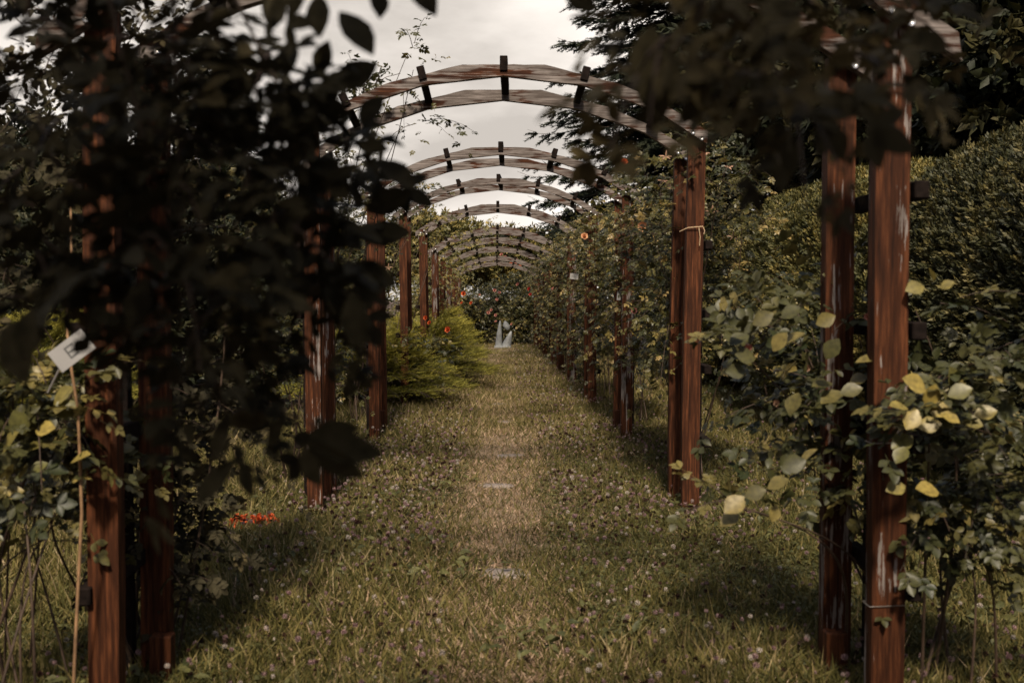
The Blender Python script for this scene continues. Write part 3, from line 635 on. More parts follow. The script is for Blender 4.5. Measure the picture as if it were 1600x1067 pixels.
leaves_at(OL, [(480, 690, 595, 708, 1.1), (475, 690, 565, 750, 1.1), (470, 695, 500, 760, 1.1), (480, 680, 560, 668, 1.15), (370, 715, 302, 785, 1.1), (375, 715, 392, 778, 1.1), (350, 660, 420, 655, 1.15), (360, 640, 330, 720, 1.1), (420, 700, 440, 650, 1.12)], T=leaf_tpl(2, .42, .10, .12))
leaves_at(OR, [(880, -18, 930, 14, 1.2), (1020, 40, 1005, 150, .95), (1030, 60, 1025, 190, 1.0), (1215, 190, 1225, 290, 1.15), (1290, 150, 1350, 170, 1.2), (1430, 50, 1480, 80, 1.2), (1410, 60, 1435, 110, 1.2), (1300, 190, 1280, 240, 1.2), (1180, 100, 1210, 180, 1.15)], rn=.6)
# unseen leaf canopy added above and behind the camera to shade near leaves
cb = []
for cxx in np.linspace(-1.6, 1.3, 8):
    for cyy in (-3.6, -2.8, -2.1, -1.5, -.9, -.35, .2, .7):
        cb.append((cxx, cyy, 2.75-.30*cxx*cxx*.6, .28, .36, .12, 26))
for cyy in (-3.4, -2.6, -1.9, -1.1, -.4):
    for czz in (.6, 1.2, 1.7, 2.2): cb.append((-1.5, cyy, czz, .25, .4, .32, 24)); cb.append((1.45, cyy, czz, .25, .4, .32, 22))  # added side walls of leaves, out of view
for cxx in (-1.0, -.3, .4, 1.1):
    for czz in (.5, 1.1, 1.7, 2.3): cb.append((cxx, -4.2, czz, .4, .3, .35, 26))  # added leaf wall closing off sky light from behind
CN = rose((-1.45, -.6, 0), cb, 'unseen rose canopy added overhead and behind to shade the near leaves', 'rose branches hanging close overhead', 'rose_shaded', .17, 0, 4, n_leaf=5, name='overhanging_rose', tlen=(.15, .3))

# ------------------------------------------------------------------ juniper
def feather(seed, n=16, w=.30, q=.022):
    r = random.Random(seed); V, F = [], []
    for i_ in range(n):
        y = .08+.85*i_/n; s = 1 if i_ % 2 else -1; L = w*(1-.55*i_/n)*r.uniform(.7, 1.2)
        a = R(r.uniform(22, 48)); x1, y1 = s*L*math.sin(a), y+L*math.cos(a); z = r.uniform(-.08, .10)
        k = len(V)
        V += [(0, y-q, 0), (0, y+q, 0), (x1, y1, z)]; F.append([k, k+1, k+2])
    k = len(V); V += [(-.02, 0, 0), (.02, 0, 0), (0, 1.05, 0.02)]; F.append([k, k+1, k+2])
    return Tpl(V, F)
FE = [feather(i) for i in range(4)]
def juniper(cx, cy, rx, ry, h, nb, label, seed, fsize=.125, group=None):
    base = np.array([cx, cy, float(gz(cy))]); E = empty('juniper', base, 0, label, 'juniper', group)
    rg = np.random.default_rng(seed); O, D, Nn, Sc, Rn = [], [], [], [], []; paths, rads = [], []
    for b_ in range(nb):
        a = rg.uniform(0, 2*np.pi); tier = min(1, (int(rg.random()*4)+.5)/4+rg.uniform(-.035, .035)); rad = (1-.62*tier**1.2)*rg.uniform(.75, 1.08)
        hh = h*(.10+.80*tier)*rg.uniform(.85, 1.1)
        tip = np.array([math.cos(a)*rx*rad, math.sin(a)*ry*rad, hh])
        s0 = np.array([tip[0]*.1, tip[1]*.1, hh*.5])
        pth = bez(s0, s0+(tip-s0)*.4+np.array([0, 0, .12]), tip+np.array([-tip[0]*.2, -tip[1]*.2, .14]), tip, 12)
        paths.append(pth); rads.append(np.linspace(.008, .002, 12))
        m_ = 46; f = rg.uniform(.35, 1.0, m_); ii = (f*10.99).astype(int); p = pth[ii]+rg.normal(size=(m_, 3))*np.array([.07, .07, .014])
        dd = norm(np.array([tip[0]/rx, tip[1]/ry, .14]))
        d = norm(dd+rg.normal(size=(m_, 3))*np.array([.42, .42, .14]))
        O.append(p); D.append(d); Nn.append(norm(np.array([0, 0, 1.])+rg.normal(size=(m_, 3))*.35)); Sc.append(fsize*rg.uniform(.7, 1.3, m_))
        Rn.append(np.clip(.15+.55*f+rg.normal(size=m_)*.15+.15*(tier-.5), 0, 1))
    O, D, Nn, Sc, Rn = [np.concatenate(z) for z in (O, D, Nn, Sc, Rn)]
    sel = rg.integers(0, 4, len(O)); parts = [inst(FE[q], O[sel == q], D[sel == q], Nn[sel == q], Sc[sel == q], Rn[sel == q]) for q in range(4)]
    v, i, t, r = merge(parts); link('foliage', mesh_np('foliage', v, i, t, r), M['juniper'], E)
    tube_obj('branches', paths, rads, M['bark'], E, 4)
    return E
JG = 'spreading junipers at the left edge of the path'
J1 = juniper(-1.62, 12.95, 1.3, 1.55, 1.02, 320, 'nearest layered green juniper spreading onto the path edge', 3, group=JG)
J2 = juniper(-1.15, 16.2, 1.35, 2.0, 1.2, 330, 'golden topped juniper bulging furthest onto the path', 4, group=JG)
J3 = juniper(-1.3, 21.0, 1.05, 1.6, 1.35, 150, 'upright juniper tuft behind the other two by the far roses', 5, .18, JG)
J4 = juniper(-4.0, 8.6, 1.1, 1.3, 1.35, 170, 'gold green juniper behind the nearest left post', 6, .17)
# ------------------------------------------------------------------ hedges, shrubs
def spray_tpl(seed, n=11, ln=.42, wid=.10):
    r = random.Random(seed); parts = []; lf = leaf_tpl(0, wid/ln*2.0, .2, .15)
    for i_ in range(n):
        a = r.uniform(0, 6.28); y = .1+.8*i_/n
        m_ = Matrix.Rotation(a, 3, 'Y') @ Matrix.Rotation(R(r.uniform(25, 60)), 3, 'X')*ln*r.uniform(.7, 1.1)
        parts.append((lf, ([list(x) for x in m_], (0, y, 0))))
    return join_tpl(parts)
SP = [spray_tpl(i) for i in range(4)]
def bumpy(d, seed, amp):
    s = np.zeros(len(d))
    rg = np.random.default_rng(seed)
    for q in range(9):
        k = rg.normal(size=3)*(1.5+q*.8); s += np.sin(d @ k+rg.uniform(0, 6))/(1+q*.45)
    return 1+amp*s/2.2
def bush(name, c, r, n, mat, label, cat, seed, ssize=.16, amp=.10, group=None, sq=2.0, shell=.16, up=.5, core=.80, trunk=None):
    """a leafy mass: bumpy superellipsoid shell of leaf sprays over a solid dark core added to block light"""
    c = np.array(c, float); r = np.array(r, float); rg = np.random.default_rng(seed)
    base = np.array([c[0], c[1], float(gz(min(c[1], 40)))])
    E = empty(name, base, 0, label, cat, group)
    d = norm(rg.normal(size=(n, 3))); d[:, 2] = np.where(d[:, 2] < -.75, -d[:, 2], d[:, 2])
    se = (np.abs(d[:, 0])**sq+np.abs(d[:, 1])**sq+np.abs(d[:, 2])**sq)**(-1/sq)
    rad = se*bumpy(d, seed, amp)
    O = c+d*r*(rad*(1-shell*rg.random(n)**1.5))[:, None]
    keep = O[:, 2] > base[2]+.02; O, d = O[keep], d[keep]; n = len(O)
    D = norm(d/r*r.mean()+np.array([0, 0, up])+rg.normal(size=(n, 3))*.45)
    Nn = norm(rg.normal(size=(n, 3)))
    Rn = np.clip(rg.random(n)*.75+.28*bumpy(O*2.2, seed+5, .8)-.15, 0, 1)
    sel = rg.integers(0, 4, n); Sc = ssize*rg.uniform(.7, 1.35, n)
    parts = [inst(SP[q], O[sel == q]-base, D[sel == q], Nn[sel == q], Sc[sel == q], Rn[sel == q]) for q in range(4)]
    v, i, t, rr_ = merge(parts); link('foliage', mesh_np('foliage', v, i, t, rr_), M[mat], E)
    if core:  # solid dark core added to stop light passing through the leaves
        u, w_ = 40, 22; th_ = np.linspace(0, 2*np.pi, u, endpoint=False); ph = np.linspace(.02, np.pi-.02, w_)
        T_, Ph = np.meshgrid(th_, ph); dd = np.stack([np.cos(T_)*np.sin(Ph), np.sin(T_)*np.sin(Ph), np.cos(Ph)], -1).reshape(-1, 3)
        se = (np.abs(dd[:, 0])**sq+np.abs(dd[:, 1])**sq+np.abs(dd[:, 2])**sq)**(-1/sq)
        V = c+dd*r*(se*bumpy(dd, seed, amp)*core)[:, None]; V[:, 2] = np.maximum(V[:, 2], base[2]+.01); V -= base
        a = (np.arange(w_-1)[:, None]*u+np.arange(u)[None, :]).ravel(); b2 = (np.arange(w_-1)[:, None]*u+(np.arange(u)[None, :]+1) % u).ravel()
        q = np.stack([a, a+u, b2+u, b2], -1); link('shade_core', mesh_np('shade_core', V, q.ravel(), np.full(len(q), 4), None, True), M['inner'], E)
    if trunk:
        h = c[2]-base[2]; tube_obj('trunk', [np.array([(0, 0, -.1), (.03, 0, h*.35), (-.02, .03, h*.7), (0, 0, h)])], [np.array([trunk*1.3, trunk, trunk*.8, trunk*.5])], M['bark'], E, 8)
    return E
HG = 'clipped hedge shrubs beyond the right hand lawn'
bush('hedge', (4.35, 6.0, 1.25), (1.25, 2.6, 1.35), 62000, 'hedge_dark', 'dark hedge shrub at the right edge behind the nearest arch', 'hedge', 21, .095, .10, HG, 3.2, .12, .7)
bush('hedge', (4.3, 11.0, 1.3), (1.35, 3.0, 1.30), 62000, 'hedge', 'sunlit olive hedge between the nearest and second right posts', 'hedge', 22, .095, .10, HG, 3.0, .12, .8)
bush('hedge', (4.4, 17.0, 1.2), (1.5, 3.6, 1.3), 16000, 'hedge', 'farther hedge shrub hidden behind the right roses', 'hedge', 23, .17, .06, HG, 2.6, .14, .8)
# left side shrubs behind the roses
bush('shrub', (-4.6, 13.2, 1.1), (1.6, 2.4, 1.35), 12000, 'tree', 'dark round shrub behind the left posts of the third arch', 'shrub', 31, .22, .12, None, 2.2, .2)
bush('shrub', (-3.6, 18.5, 1.2), (1.2, 2.8, 1.5), 9000, 'tree', 'dark shrub behind the left roses beyond the juniper', 'shrub', 32, .24, .12, None, 2.2, .2)
bush('shrub', (-4.3, 5.0, .75), (1.3, 1.8, .95), 9000, 'hedge_dark', 'low dark shrub at the left edge beside the nearest post', 'shrub', 33, .16, .10, None, 2.2, .2)
# ------------------------------------------------------------------ trees
def tree(c, r, h0, n, label, seed, ssize=.4, cat='tree', mat='tree', tr=.16, group='dark trees behind the hedge'):
    """broad-leaved tree: trunk, limbs and several lobes of leaf sprays with gaps"""
    cx, cy = c; g0 = float(gz(min(cy, 40))); E = empty('tree', (cx, cy, g0), 0, label, cat, group)
    rg = np.random.default_rng(seed); rx, ry, rz, cz = r[0], r[1], r[2], h0+r[2]*.9
    lobes = 16; P0 = []; limbs, lr_ = [], []
    for q in range(lobes):
        d = norm(rg.normal(size=3)); d[2] = abs(d[2])*.9-.35; p = np.array([0, 0, cz])+d*np.array([rx, ry, rz])*rg.uniform(.4, .72); P0.append((p, rg.uniform(.32, .5)))
        limbs.append(bez((0, 0, h0*.8), (0, 0, h0+.4*rz), p*np.array([.5, .5, 1]), p, 8)); lr_.append(np.linspace(tr*.45, .02, 8))
    O, U = [], []
    for (p, s) in P0:
        m_ = n//lobes; d = norm(rg.normal(size=(m_, 3))); O.append(p+d*np.array([rx, ry, rz])*s*(rg.random((m_, 1))**.4)*bumpy(d, seed+1, .2)[:, None]); U.append(d)
    O = np.concatenate(O); U = np.concatenate(U); n = len(O)
    D = norm(U*.6+np.array([0, 0, .1])+rg.normal(size=(n, 3))*.6); Nn = norm(rg.normal(size=(n, 3)))
    Rn = np.clip(rg.random(n), 0, 1); sel = rg.integers(0, 4, n); Sc = ssize*rg.uniform(.7, 1.3, n)
    v, i, t, rr_ = merge([inst(SP[q], O[sel == q], D[sel == q], Nn[sel == q], Sc[sel == q], Rn[sel == q]) for q in range(4)])
    link('crown', mesh_np('crown', v, i, t, rr_), M[mat], E)
    tube_obj('trunk', [np.array([(0, 0, -.2), (.05, .02, h0*.5), (0, 0, h0), (0, 0, cz)])], [np.array([tr*1.4, tr, tr*.9, tr*.4])], M['bark'], E, 9)
    tube_obj('limbs', limbs, lr_, M['bark'], E, 6)
    return E
TG = 'dark trees behind the hedge'
tree((7.2, 10.0), (2.6, 2.4, 3.2), 1.6, 11000, 'dark tree towering at the right edge above the nearest hedge', 41, .42)
tree((6.4, 14.5), (2.3, 2.4, 3.6), 1.8, 10000, 'dark tree behind the nearest right post above the sunlit hedge', 42, .42)
tree((6.2, 19.5), (2.6, 2.4, 4.3), 1.8, 10000, 'dark olive tree just right of the tall spruce', 43, .45)
tree((11.5, 17.0), (3.4, 3.0, 5.2), 2.0, 10000, 'tall dark tree filling the top right corner', 44, .55)
tree((9.8, 26.0), (3.2, 3.0, 6.2), 2.0, 8000, 'tall dark tree in the row behind the hedge trees', 45, .6)
LG = 'dark trees behind the left roses'
tree((-7.6, 14.0), (2.2, 2.0, 1.7), .8, 8000, 'round dark tree at the left edge behind the junipers', 46, .36, group=LG)
tree((-5.6, 19.0), (2.0, 1.8, 1.8), .9, 7000, 'dark tree behind the left roses of the third arch', 47, .38, group=LG)
tree((-9.8, 22.0), (2.8, 2.4, 2.6), 1.0, 7000, 'taller dark tree far behind the left edge', 48, .45, group=LG)
tree((-2.6, 38.0), (2.4, 2.2, 1.9), 1.5, 6000, 'distant olive tree left of the path end under the arches', 49, .42, group='distant trees beyond the path end', mat='hedge')
tree((1.0, 40.0), (2.6, 2.2, 1.7), 1.4, 6000, 'distant olive tree behind the end of the path', 50, .42, group='distant trees beyond the path end', mat='hedge')
tree((5.0, 40.0), (3.2, 2.6, 2.4), 1.4, 6000, 'distant dark tree right of the path end', 51, .45, group='distant trees beyond the path end')
tree((-7.5, 36.0), (3.4, 2.6, 2.0), 1.4, 6000, 'distant dark tree left behind the juniper', 52, .45, group='distant trees beyond the path end')

def spruce(x, y, h, rb, label, seed, nb=360, z0=1.0, ns=46, fs=.80):
    g0 = float(gz(min(y, 40))); E = empty('spruce_tree', (x, y, g0), 0, label, 'spruce', 'spruces'); rg = np.random.default_rng(seed)
    tube_obj('trunk', [np.array([(0, 0, -.2), (0, 0, h*.5), (0, 0, h)])], [np.array([.2, .12, .01])], M['bark'], E, 8)
    O, D, Nn, Sc, Rn, paths, rads = [], [], [], [], [], [], []
    for q in range(nb):
        f = (q+rg.random())/nb; zz = z0+(h-z0)*f; a = q*2.399+rg.uniform(-.4, .4); L = rb*(1-f)**.85*rg.uniform(.72, 1.12)+.12
        out_ = np.array([math.cos(a), math.sin(a), 0]); st = np.array([0, 0, zz])
        pth = bez(st, st+out_*L*.4+np.array([0, 0, .02*L]), st+out_*L*.8-np.array([0, 0, .24*L]), st+out_*L+np.array([0, 0, -.12*L]), 10)
        paths.append(pth); rads.append(np.linspace(.018, .003, 10))
        m_ = max(8, int(ns*1.7*(L/rb)+6)); fr = rg.uniform(.12, 1, m_); p = pth[(fr*8.99).astype(int)]
        sd_ = np.cross(out_, (0, 0, 1.)); s = rg.choice([-1, 1], m_)[:, None]
        d = norm(out_*.75+sd_*s*rg.uniform(.1, 1., (m_, 1))+np.array([0, 0, -.28])+rg.normal(size=(m_, 3))*.12)
        O.append(p); D.append(d); Nn.append(norm(np.array([0, 0, 1.])+rg.normal(size=(m_, 3))*.3)); Sc.append(fs*rg.uniform(.5, 1.1, m_)*(1-.45*fr)); Rn.append(rg.random(m_))
    O, D, Nn, Sc, Rn = [np.concatenate(z) for z in (O, D, Nn, Sc, Rn)]; sel = rg.integers(0, 4, len(O))
    v, i, t, r = merge([inst(FE2[q], O[sel == q], D[sel == q], Nn[sel == q], Sc[sel == q], Rn[sel == q]) for q in range(4)])
    link('crown', mesh_np('crown', v, i, t, r), M['spruce'], E)
    tube_obj('limbs', paths, rads, M['bark'], E, 4)
FE2 = [feather(20+i, 34, .30, .045) for i in range(4)]
spruce(4.35, 24.0, 16.0, 3.9, 'tall dark spruce standing against the sky right of the arches', 61, 360, 3.0)
spruce(6.9, 28.0, 17.0, 3.8, 'taller spruce behind the dark trees at upper right', 62, 260)
spruce(-6.4, 23.0, 7.4, 1.7, 'slim spruce whose tip shows above the left leaves', 63, 120)

# ------------------------------------------------------------------ rose bushes closing the path
EG = 'bushy roses closing the end of the path'
def end_rose(x, y, w_, h, n, label, mat='rose', radd=.05):
    g0 = float(gz(y)); bl = [(x, y, g0+h*.45, w_, .5, h*.45, n), (x+w_*.4, y-.2, g0+h*.7, w_*.6, .4, h*.3, n*.6), (x-w_*.4, y, g0+h*.25, w_*.6, .4, h*.25, n*.5)]
    return rose((x, y, g0), bl, label, EG, mat, .15, 0, 5, name='rose_bush', cat='rose bush', radd=radd)
E1 = end_rose(-.15, 32.6, .9, 2.0, 420, 'pink flowered rose bush in the middle of the path end', radd=-.05)
E2 = end_rose(.80, 31.6, .6, 1.7, 380, 'dark rose bush right of the pale ornament')
E3 = end_rose(-1.2, 31.6, .8, 1.9, 360, 'rose bush with orange blooms left of the path end')
E4 = end_rose(.3, 34.6, 2.0, 2.5, 800, 'tall rose mass behind the path end', radd=-.1)
E5 = end_rose(-2.2, 26.0, .7, 2.0, 240, 'rose bush behind the juniper tuft', 'rose_yellow', -.1)
for px, py, Yd, s, mt, E in [(775, 493, 31.0, .16, 'pink', E1), (775, 503, 31.0, .13, 'pink', E1), (768, 485, 31.5, .15, 'pink', E1), (763, 489, 31.3, .18, 'pink', E1), (773, 454, 31.8, .18, 'pink', E1), (780, 458, 31.8, .16, 'pink', E1), (810, 445, 31.2, .2, 'pink', E2),
        (749, 462, 31, .14, 'pink', E1), (777, 468, 31.5, .16, 'pink', E1), (725, 459, 25., .2, 'orange', E5), (737, 474, 25.5, .15, 'orange', E5), (722, 474, 25.4, .12, 'orange', E5), (800, 507, 31, .13, 'pink', E2), (808, 408, 33.5, .3, 'pink', E4), (790, 404, 33.5, .26, 'pink', E4), (798, 414, 33.5, .24, 'orange', E4), (812, 418, 33.6, .24, 'orange', E4), (784, 399, 33.6, .2, 'pink', E4)]:
    blossom(E, P(px, py, Yd), s*.8, M[mt])
# low orange roses in front of the junipers
LR = rose(P(668, 560, 13.4), [tuple(P(668, 540, 12.2))+(.25, .3, .2, 14), tuple(P(690, 530, 12.4))+(.2, .3, .15, 8)], 'low rose with orange blooms growing through the juniper', None, 'rose', .11, 1, 4, name='rose_bush', cat='rose bush')
for px, py, s in ((701, 516, .10), (666, 497, .075), (672, 505, .07)): blossom(LR, P(px, py, 12.0 if px > 700 else 12.4), s, M['orange'])

# ------------------------------------------------------------------ small things
# tilted name tag on the left, three lines of print
p = P(112, 548, 2.75)
Tg = empty('plant_tag', p, 0, 'tilted pale name tag with dark print left of the nearest post', 'plant tag')
Tg.rotation_euler = (R(78), R(-38), R(12))
box_mesh('plate', [corners(-.055, .055, -.034, .034, -.0012, .0012)], .0006, M['tag'], Tg)
box_mesh('print', [corners(-.014, -.009, -.018, .018, .0014, .0018), corners(-.0088, .014, .013, .018, .0014, .0018), corners(-.0088, .011, -.0025, .0025, .0014, .0018), corners(-.0088, .014, -.018, -.013, .0014, .0018)], 0, M['ink'], Tg)
tube_obj('stake', [np.array([(-.055, -.02, 0), (-.12, -.05, -.01)])], [np.full(2, .003)], M['wire'], Tg, 5)
# tall bare cane beside the tag
cn = [P(110, 310, 2.9), P(112, 400, 2.9), P(103, 500, 2.85), P(112, 580, 2.85), P(122, 640, 2.9), P(128, 800, 2.9), P(118, 1000, 2.95), P(112, 1150, 2.95)]
b0 = cn[-1]; st = tube_obj('bare_cane', [np.array([c-b0 for c in cn])], [np.linspace(.0025, .0055, 8)], M['cane_pale'], None, 7); st.location = b0
tag(st, 'thin pale bare cane rising beside the tilted name tag', 'cane')
for (px, py, Yd, wpx, hpx, lab) in ((897, 432, 12.6, 13, 9, 'small white name tag among the right roses by the fourth arch'), (967, 462, 9.5, 6, 14, 'narrow white tag hanging on the third right post')):
    q = P(px, py, Yd-.05); s = Yd/F_PX; Tg2 = empty('plant_tag', q, 0, lab, 'plant tag'); Tg2.rotation_euler = (R(88), R(6 if wpx > 8 else 3), 0)
    box_mesh('plate', [corners(-wpx*s/2, wpx*s/2, -hpx*s/2, hpx*s/2, -.001, .001)], .0005, M['tag'], Tg2)
    if wpx > 8: box_mesh('print', [corners(-.03, .02, -.006, -.002, .0012, .0016), corners(-.03, .01, .008, .012, .0012, .0016)], 0, M['ink'], Tg2)
# twine on the second right post
A2x = .048+1.2; ty = 6.22
tw = [P(1062, 362, 6.25), P(1075, 356, 6.21), P(1098, 354, 6.205), P(1101, 360, 6.205), P(1100, 366, 6.205)]
tw2 = [P(1092, 356, 6.205), P(1094, 370, 6.2), P(1093, 384, 6.2)]
b0 = tw[2]; o = tube_obj('twine', [np.array([c-b0 for c in tw]), np.array([c-b0 for c in tw2])], [np.full(5, .003), np.full(3, .0028)], M['twine'], None, 5); o.location = b0
tag(o, 'pale twine tied round the right post of the second arch', 'twine')
# pale ornament at the end of the path
q = P(788, 548, 29.6); q.z = float(gz(29.6)); OE = empty('garden_ornament', q, 0, 'pale blue grey ornament with a tall spire on a flat base at the path end', 'ornament')
box_mesh('base', [corners(-.30, .22, -.18, .18, 0, .07)], .015, M['ornament'], OE)
def lathe(name, prof, mat, parent, loc, sides=16, tilt=0):
    V, I = [], []; n = len(prof)
    for r_, z in prof:
        for a in range(sides): V.append((r_*math.cos(2*math.pi*a/sides)+tilt*z, r_*math.sin(2*math.pi*a/sides)*.7, z))
    for k in range(n-1):
        for a in range(sides): I.append([k*sides+a, k*sides+(a+1) % sides, (k+1)*sides+(a+1) % sides, (k+1)*sides+a])
    return link(name, mesh_np(name, V, np.array(I).ravel(), np.full(len(I), 4), None, True), mat, parent, loc)
lathe('spire', [(.11, 0), (.10, .12), (.075, .35), (.045, .6), (.02, .74), (.001, .76)], M['ornament'], OE, (-.17, -.03, .071), tilt=.06)
lathe('wing', [(.15, 0), (.12, .14), (.07, .30), (.03, .42), (.001, .44)], M['ornament'], OE, (.05, .02, .071), tilt=.35)
lathe('upper_wing', [(.02, 0), (.09, .06), (.11, .15), (.05, .26), (.001, .30)], M['ornament'], OE, (.10, .12, .52), tilt=-.25)
# stepping stones
for j, (px, py, wpx, lab) in enumerate([(780, 897, 105, 'pale stepping stone nearest the middle of the foreground'), (690, 962, 60, 'half overgrown stepping stone low in the foreground'), (800, 712, 50, 'stepping stone level with the third arch'),
        (785, 657, 42, 'stepping stone between the third and fourth arch'), (782, 628, 36, 'stepping stone near the fourth arch, left of the path middle'), (795, 578, 22, 'stepping stone by the far end of the juniper'), (772, 765, 60, 'stepping stone just beyond the second arch')]):
    Yd = 1.37/((py-465)/F_PX); q = P(px, py, Yd); a = wpx*Yd/F_PX/2; rr = random.Random(j)
    n = 12; ring = [(a*(1+rr.uniform(-.12, .12))*math.copysign(abs(math.cos(t_))**.6, math.cos(t_)), a*.5*(1+rr.uniform(-.12, .12))*math.copysign(abs(math.sin(t_))**.6, math.sin(t_))) for t_ in np.linspace(0, 2*math.pi, n, endpoint=False)]
    V = [(x, y, -.03) for x, y in ring]+[(x, y, .012) for x, y in ring]+[(x*.94, y*.94, .02) for x, y in ring]
    F = [[k, (k+1) % n, n+(k+1) % n, n+k] for k in range(n)]+[[n+k, n+(k+1) % n, 2*n+(k+1) % n, 2*n+k] for k in range(n)]+[list(range(2*n, 3*n))]
    o = link('stepping_stone', mesh_np('stepping_stone', V, np.concatenate(F), [len(f) for f in F]), M['stone'], None, (q.x, q.y, float(gzf(q.x, q.y))-.012))
    tag(o, lab, 'stepping stone', 'stepping stones sunk in the grass path')

# ------------------------------------------------------------------ grass, clover
def blade_tpl(b):
    w0 = .05; return Tpl([(-w0, 0, 0), (w0, 0, 0), (w0*.8, .5, b*.25), (-w0*.8, .5, b*.25), (0, 1, b)], [[0, 1, 2, 3], [3, 2, 4]])
BL = [blade_tpl(b) for b in (.15, .35, .6, .85)]
STONES = [(o.location.x, o.location.y, max(o.dimensions)/2) for o in C.objects if o.name.startswith('stepping_stone')]
def place(n, y0, y1, x0, x1, power=1.7):
    """density falls off with distance"""
    u = RNG.random(n); y = (y0**(1-power)+u*(y1**(1-power)-y0**(1-power)))**(1/(1-power))
    x = RNG.uniform(x0, x1, n)
    k = np.abs(x-.02*y) < (y*.56+.4); return x[k], y[k]
def patch(x, y, s=1.0, seed=0):
    rg = np.random.default_rng(seed); v = 0
    for q in range(7):
        k = rg.normal(size=2)*s*(1+q*.5); v = v+np.sin(x*k[0]+y*k[1]+rg.uniform(0, 6))/(1+.3*q)
    return v/2.6
def grass(name, n, y0, y1, x0, x1, h, mat, wid, lab, path_mode, rshift=0, lean=.75):
    x, y = place(n, y0, y1, x0, x1)
    pm = np.exp(-((x-.03+.16*patch(x, y, .8, 3))/.40)**2)*np.clip(.85+.45*patch(x*1.5, y, .7, 33), .3, 1)     # 1 in the worn middle of the path
    pt = patch(x, y, 1.2, 9)
    keep = RNG.random(len(x)) < (1-.55*pm if path_mode == 'out' else .25+.75*pm+.3*(pt > .4))
    if name == 'far_grass': keep &= RNG.random(len(x)) < np.clip((y-9.2)/3.8, 0, 1)
    elif name == 'grass': keep &= RNG.random(len(x)) < np.clip((13.2-y)/3, 0, 1)
    for sx, sy, sr in STONES: keep &= (np.hypot(x-sx, (y-sy)) > sr*(.35+.5*RNG.random(len(x))))
    x, y, pm, pt = x[keep], y[keep], pm[keep], pt[keep]; n = len(x)
    O = np.stack([x, y, gzf(x, y)-.005], -1)
    hh = h*RNG.uniform(.45, 1.25, n)*(1-.35*pm)*(1+.25*pt)*np.clip(1+.0*y, 1, 2)
    D = norm(np.array([0, 0, 1.])+RNG.normal(size=(n, 3))*np.array([lean, lean, .05])); Nn = norm(RNG.normal(size=(n, 3))*np.array([1, 1, .2])+np.array([0, 0, .3]))
    Rn = np.clip(RNG.random(n)*.75+.12*pt+.12+rshift, 0, 1); sel = RNG.integers(0, 4, n)
    parts = []
    for q in range(4):
        T = Tpl(BL[q].V*np.array([wid, 1, 1]), [[0]]); T.idx, T.tot = BL[q].idx, BL[q].tot; mk = sel == q
        wscale = np.clip(y[mk]/6, 1, 3)
        v, i, t, r = inst(T, O[mk], D[mk], Nn[mk], hh[mk], Rn[mk]); parts.append((v, i, t, r))
    v, i, t, r = merge(parts)
    tag(link(name, mesh_np(name, v, i, t, r), M[mat]), lab, 'grass', None, 'stuff')
grass('grass', 230000, 3.2, 13, -3.4, 4.0, .095, 'grass', 1.0, 'short green grass growing over the near path', 'out')
grass('far_grass', 200000, 9.5, 33, -2.2, 4.0, .10, 'grass', 1.3, 'olive grass growing along the far path', 'out', .1)
grass('dry_grass', 170000, 3.2, 33, -1.3, 1.4, .06, 'thatch', 1.5, 'pale dry grass in the worn middle of the path', 'in', 0, 1.6)
grass('tall_grass', 2600, 3.2, 14, -2.2, 3.6, .20, 'grass', .14, 'scattered tall grass stalks above the lawn', 'out', .25, .45)
# clover: small trefoils and flower heads
tre = join_tpl([(leaf_tpl(0, .9, .1, .1), (rotz(a_, .5), (0, 0, 0))) for a_ in (0, 2.09, 4.19)])
x, y = place(60000, 3.2, 9, -3.0, 3.8, 1.7); pt = patch(x, y, 1.0, 21)+.3*(x > .4); k = (pt > -.1) & (np.abs(x-.03) > .25); x, y = x[k], y[k]; n = len(x)
O = np.stack([x, y, gzf(x, y)+RNG.uniform(.015, .055, n)], -1); D = norm(RNG.normal(size=(n, 3))*np.array([1, 1, .2])); Nn = norm(np.array([0, 0, 1.])+RNG.normal(size=(n, 3))*.3)
v, i, t, r = inst(tre, O, D, Nn, RNG.uniform(.018, .034, n), RNG.random(n)); tag(link('clover_leaves', mesh_np('clover_leaves', v, i, t, r), M['clover_leaf']), 'small round clover leaves carpeting the lawn', 'clover', None, 'stuff')
hv = []; hf = []
for q in range(26):      # a clover head: little upright florets over a ball
    zz = 1-2*(q+.5)/26*.85; a_ = q*2.4; rr = math.sqrt(max(0, 1-zz*zz)); d = Vector((rr*math.cos(a_), rr*math.sin(a_), zz)); e = d.orthogonal().normalized()*.22; f_ = d.cross(e)
    k0 = len(hv); hv += [tuple(d*.35+e), tuple(d*.35-e), tuple(d*1.0+Vector((0, 0, .25))+f_*.6), tuple(d*1.0+Vector((0, 0, .25))-f_*.6)]; hf += [[k0, k0+1, k0+2], [k0, k0+3, k0+1]]
head = Tpl(hv, hf); stalk = Tpl([(-.12, 0, -6), (.12, 0, -6), (.06, 0, 0), (-.06, 0, 0)], [[0, 1, 2, 3]])
def heads(n, y0, y1, x0, x1, thr, seed, hgt, sz):
    x, y = place(n, y0, y1, x0, x1, 1.25); pt = patch(x, y, 1.1, seed); k = (pt > thr) & (np.abs(x-.03) > .30+.1*pt); x, y = x[k], y[k]
    m_ = len(x); return x, y, gzf(x, y)+RNG.uniform(*hgt, m_), sz*RNG.uniform(.6, 1.3, m_)
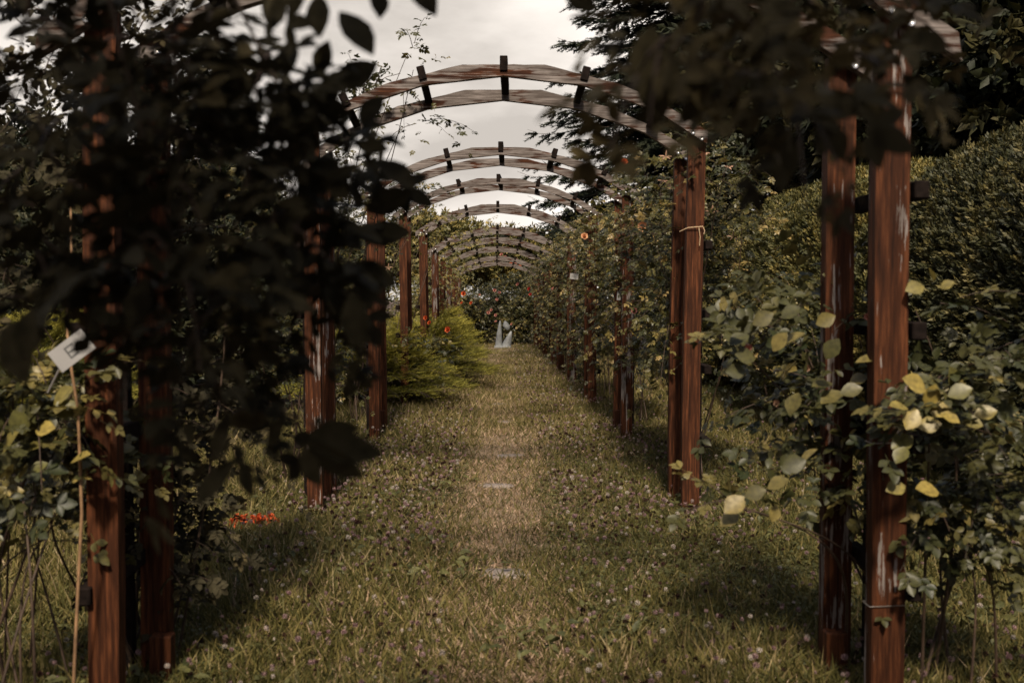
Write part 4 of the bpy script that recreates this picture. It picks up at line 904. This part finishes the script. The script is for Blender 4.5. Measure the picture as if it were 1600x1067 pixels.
XX = [heads(4200, 3.2, 30, -1.6, 3.4, -1.4, 4, (.05, .14), .0105), heads(1700, 5.6, 30, .25, 1.45, -.5, 5, (.06, .16), .0125), heads(700, 5.0, 12, -1.3, -.25, -.5, 6, (.06, .15), .0125)]
x, y, z, s = [np.concatenate([a_[k] for a_ in XX]) for k in range(4)]; n = len(x)
up = norm(np.array([0, 0, 1.])+RNG.normal(size=(n, 3))*.18); fw = norm(np.cross(up, norm(RNG.normal(size=(n, 3)))))
O = np.stack([x, y, z], -1); v, i, t, r = inst(head, O, fw, up, s, RNG.random(n))
tag(link('clover_flowers', mesh_np('clover_flowers', v, i, t, r), M['clover_head']), 'pink, white and withered brown clover heads over the lawn', 'clover', None, 'stuff')
x, y = place(5000, 3.2, 12, -1.6, 3.2); pt = patch(x, y, 1.6, 44); k = pt > .25; x, y = x[k], y[k]; n = len(x)
O = np.stack([x, y, gzf(x, y)+RNG.uniform(.03, .09, n)], -1); D = norm(RNG.normal(size=(n, 3))*np.array([1, 1, .35])); Nn = norm(np.array([0, -.2, 1.])+RNG.normal(size=(n, 3))*.35)
v, i, t, r = inst(leaf_tpl(1, .5, .15, .3), O, D, Nn, RNG.uniform(.03, .065, n), RNG.random(n)); tag(link('lawn_weeds', mesh_np('lawn_weeds', v, i, t, r), M['clover_leaf']), 'broad leaved weeds clumped in the lawn', 'weeds', None, 'stuff')
# orange clump in the grass at left
q = P(397, 835, 5.8); q.z = 0; OC = empty('orange_flower_clump', q, 0, 'low clump of withered orange flowers in the grass at left', 'flower clump')
n = 60; O = np.stack([RNG.uniform(-.15, .15, n), RNG.uniform(-.1, .1, n), RNG.uniform(.03, .10, n)], -1)
T, rn = BT['rose']; v, i, t, r = inst(T, O, norm(RNG.normal(size=(n, 3))), norm(np.array([0, -.5, 1.])+RNG.normal(size=(n, 3))*.4), RNG.uniform(.03, .05, n), RNG.random(n))
link('petals', mesh_np('petals', v, i, t, r), M['orange'], OC)
tube_obj('stems', [np.array([(a_[0], a_[1], -.01), (a_[0]*.9, a_[1], a_[2]*.6), tuple(a_)]) for a_ in O[:40]], [np.full(3, .0015)]*40, M['cane'], OC, 3)
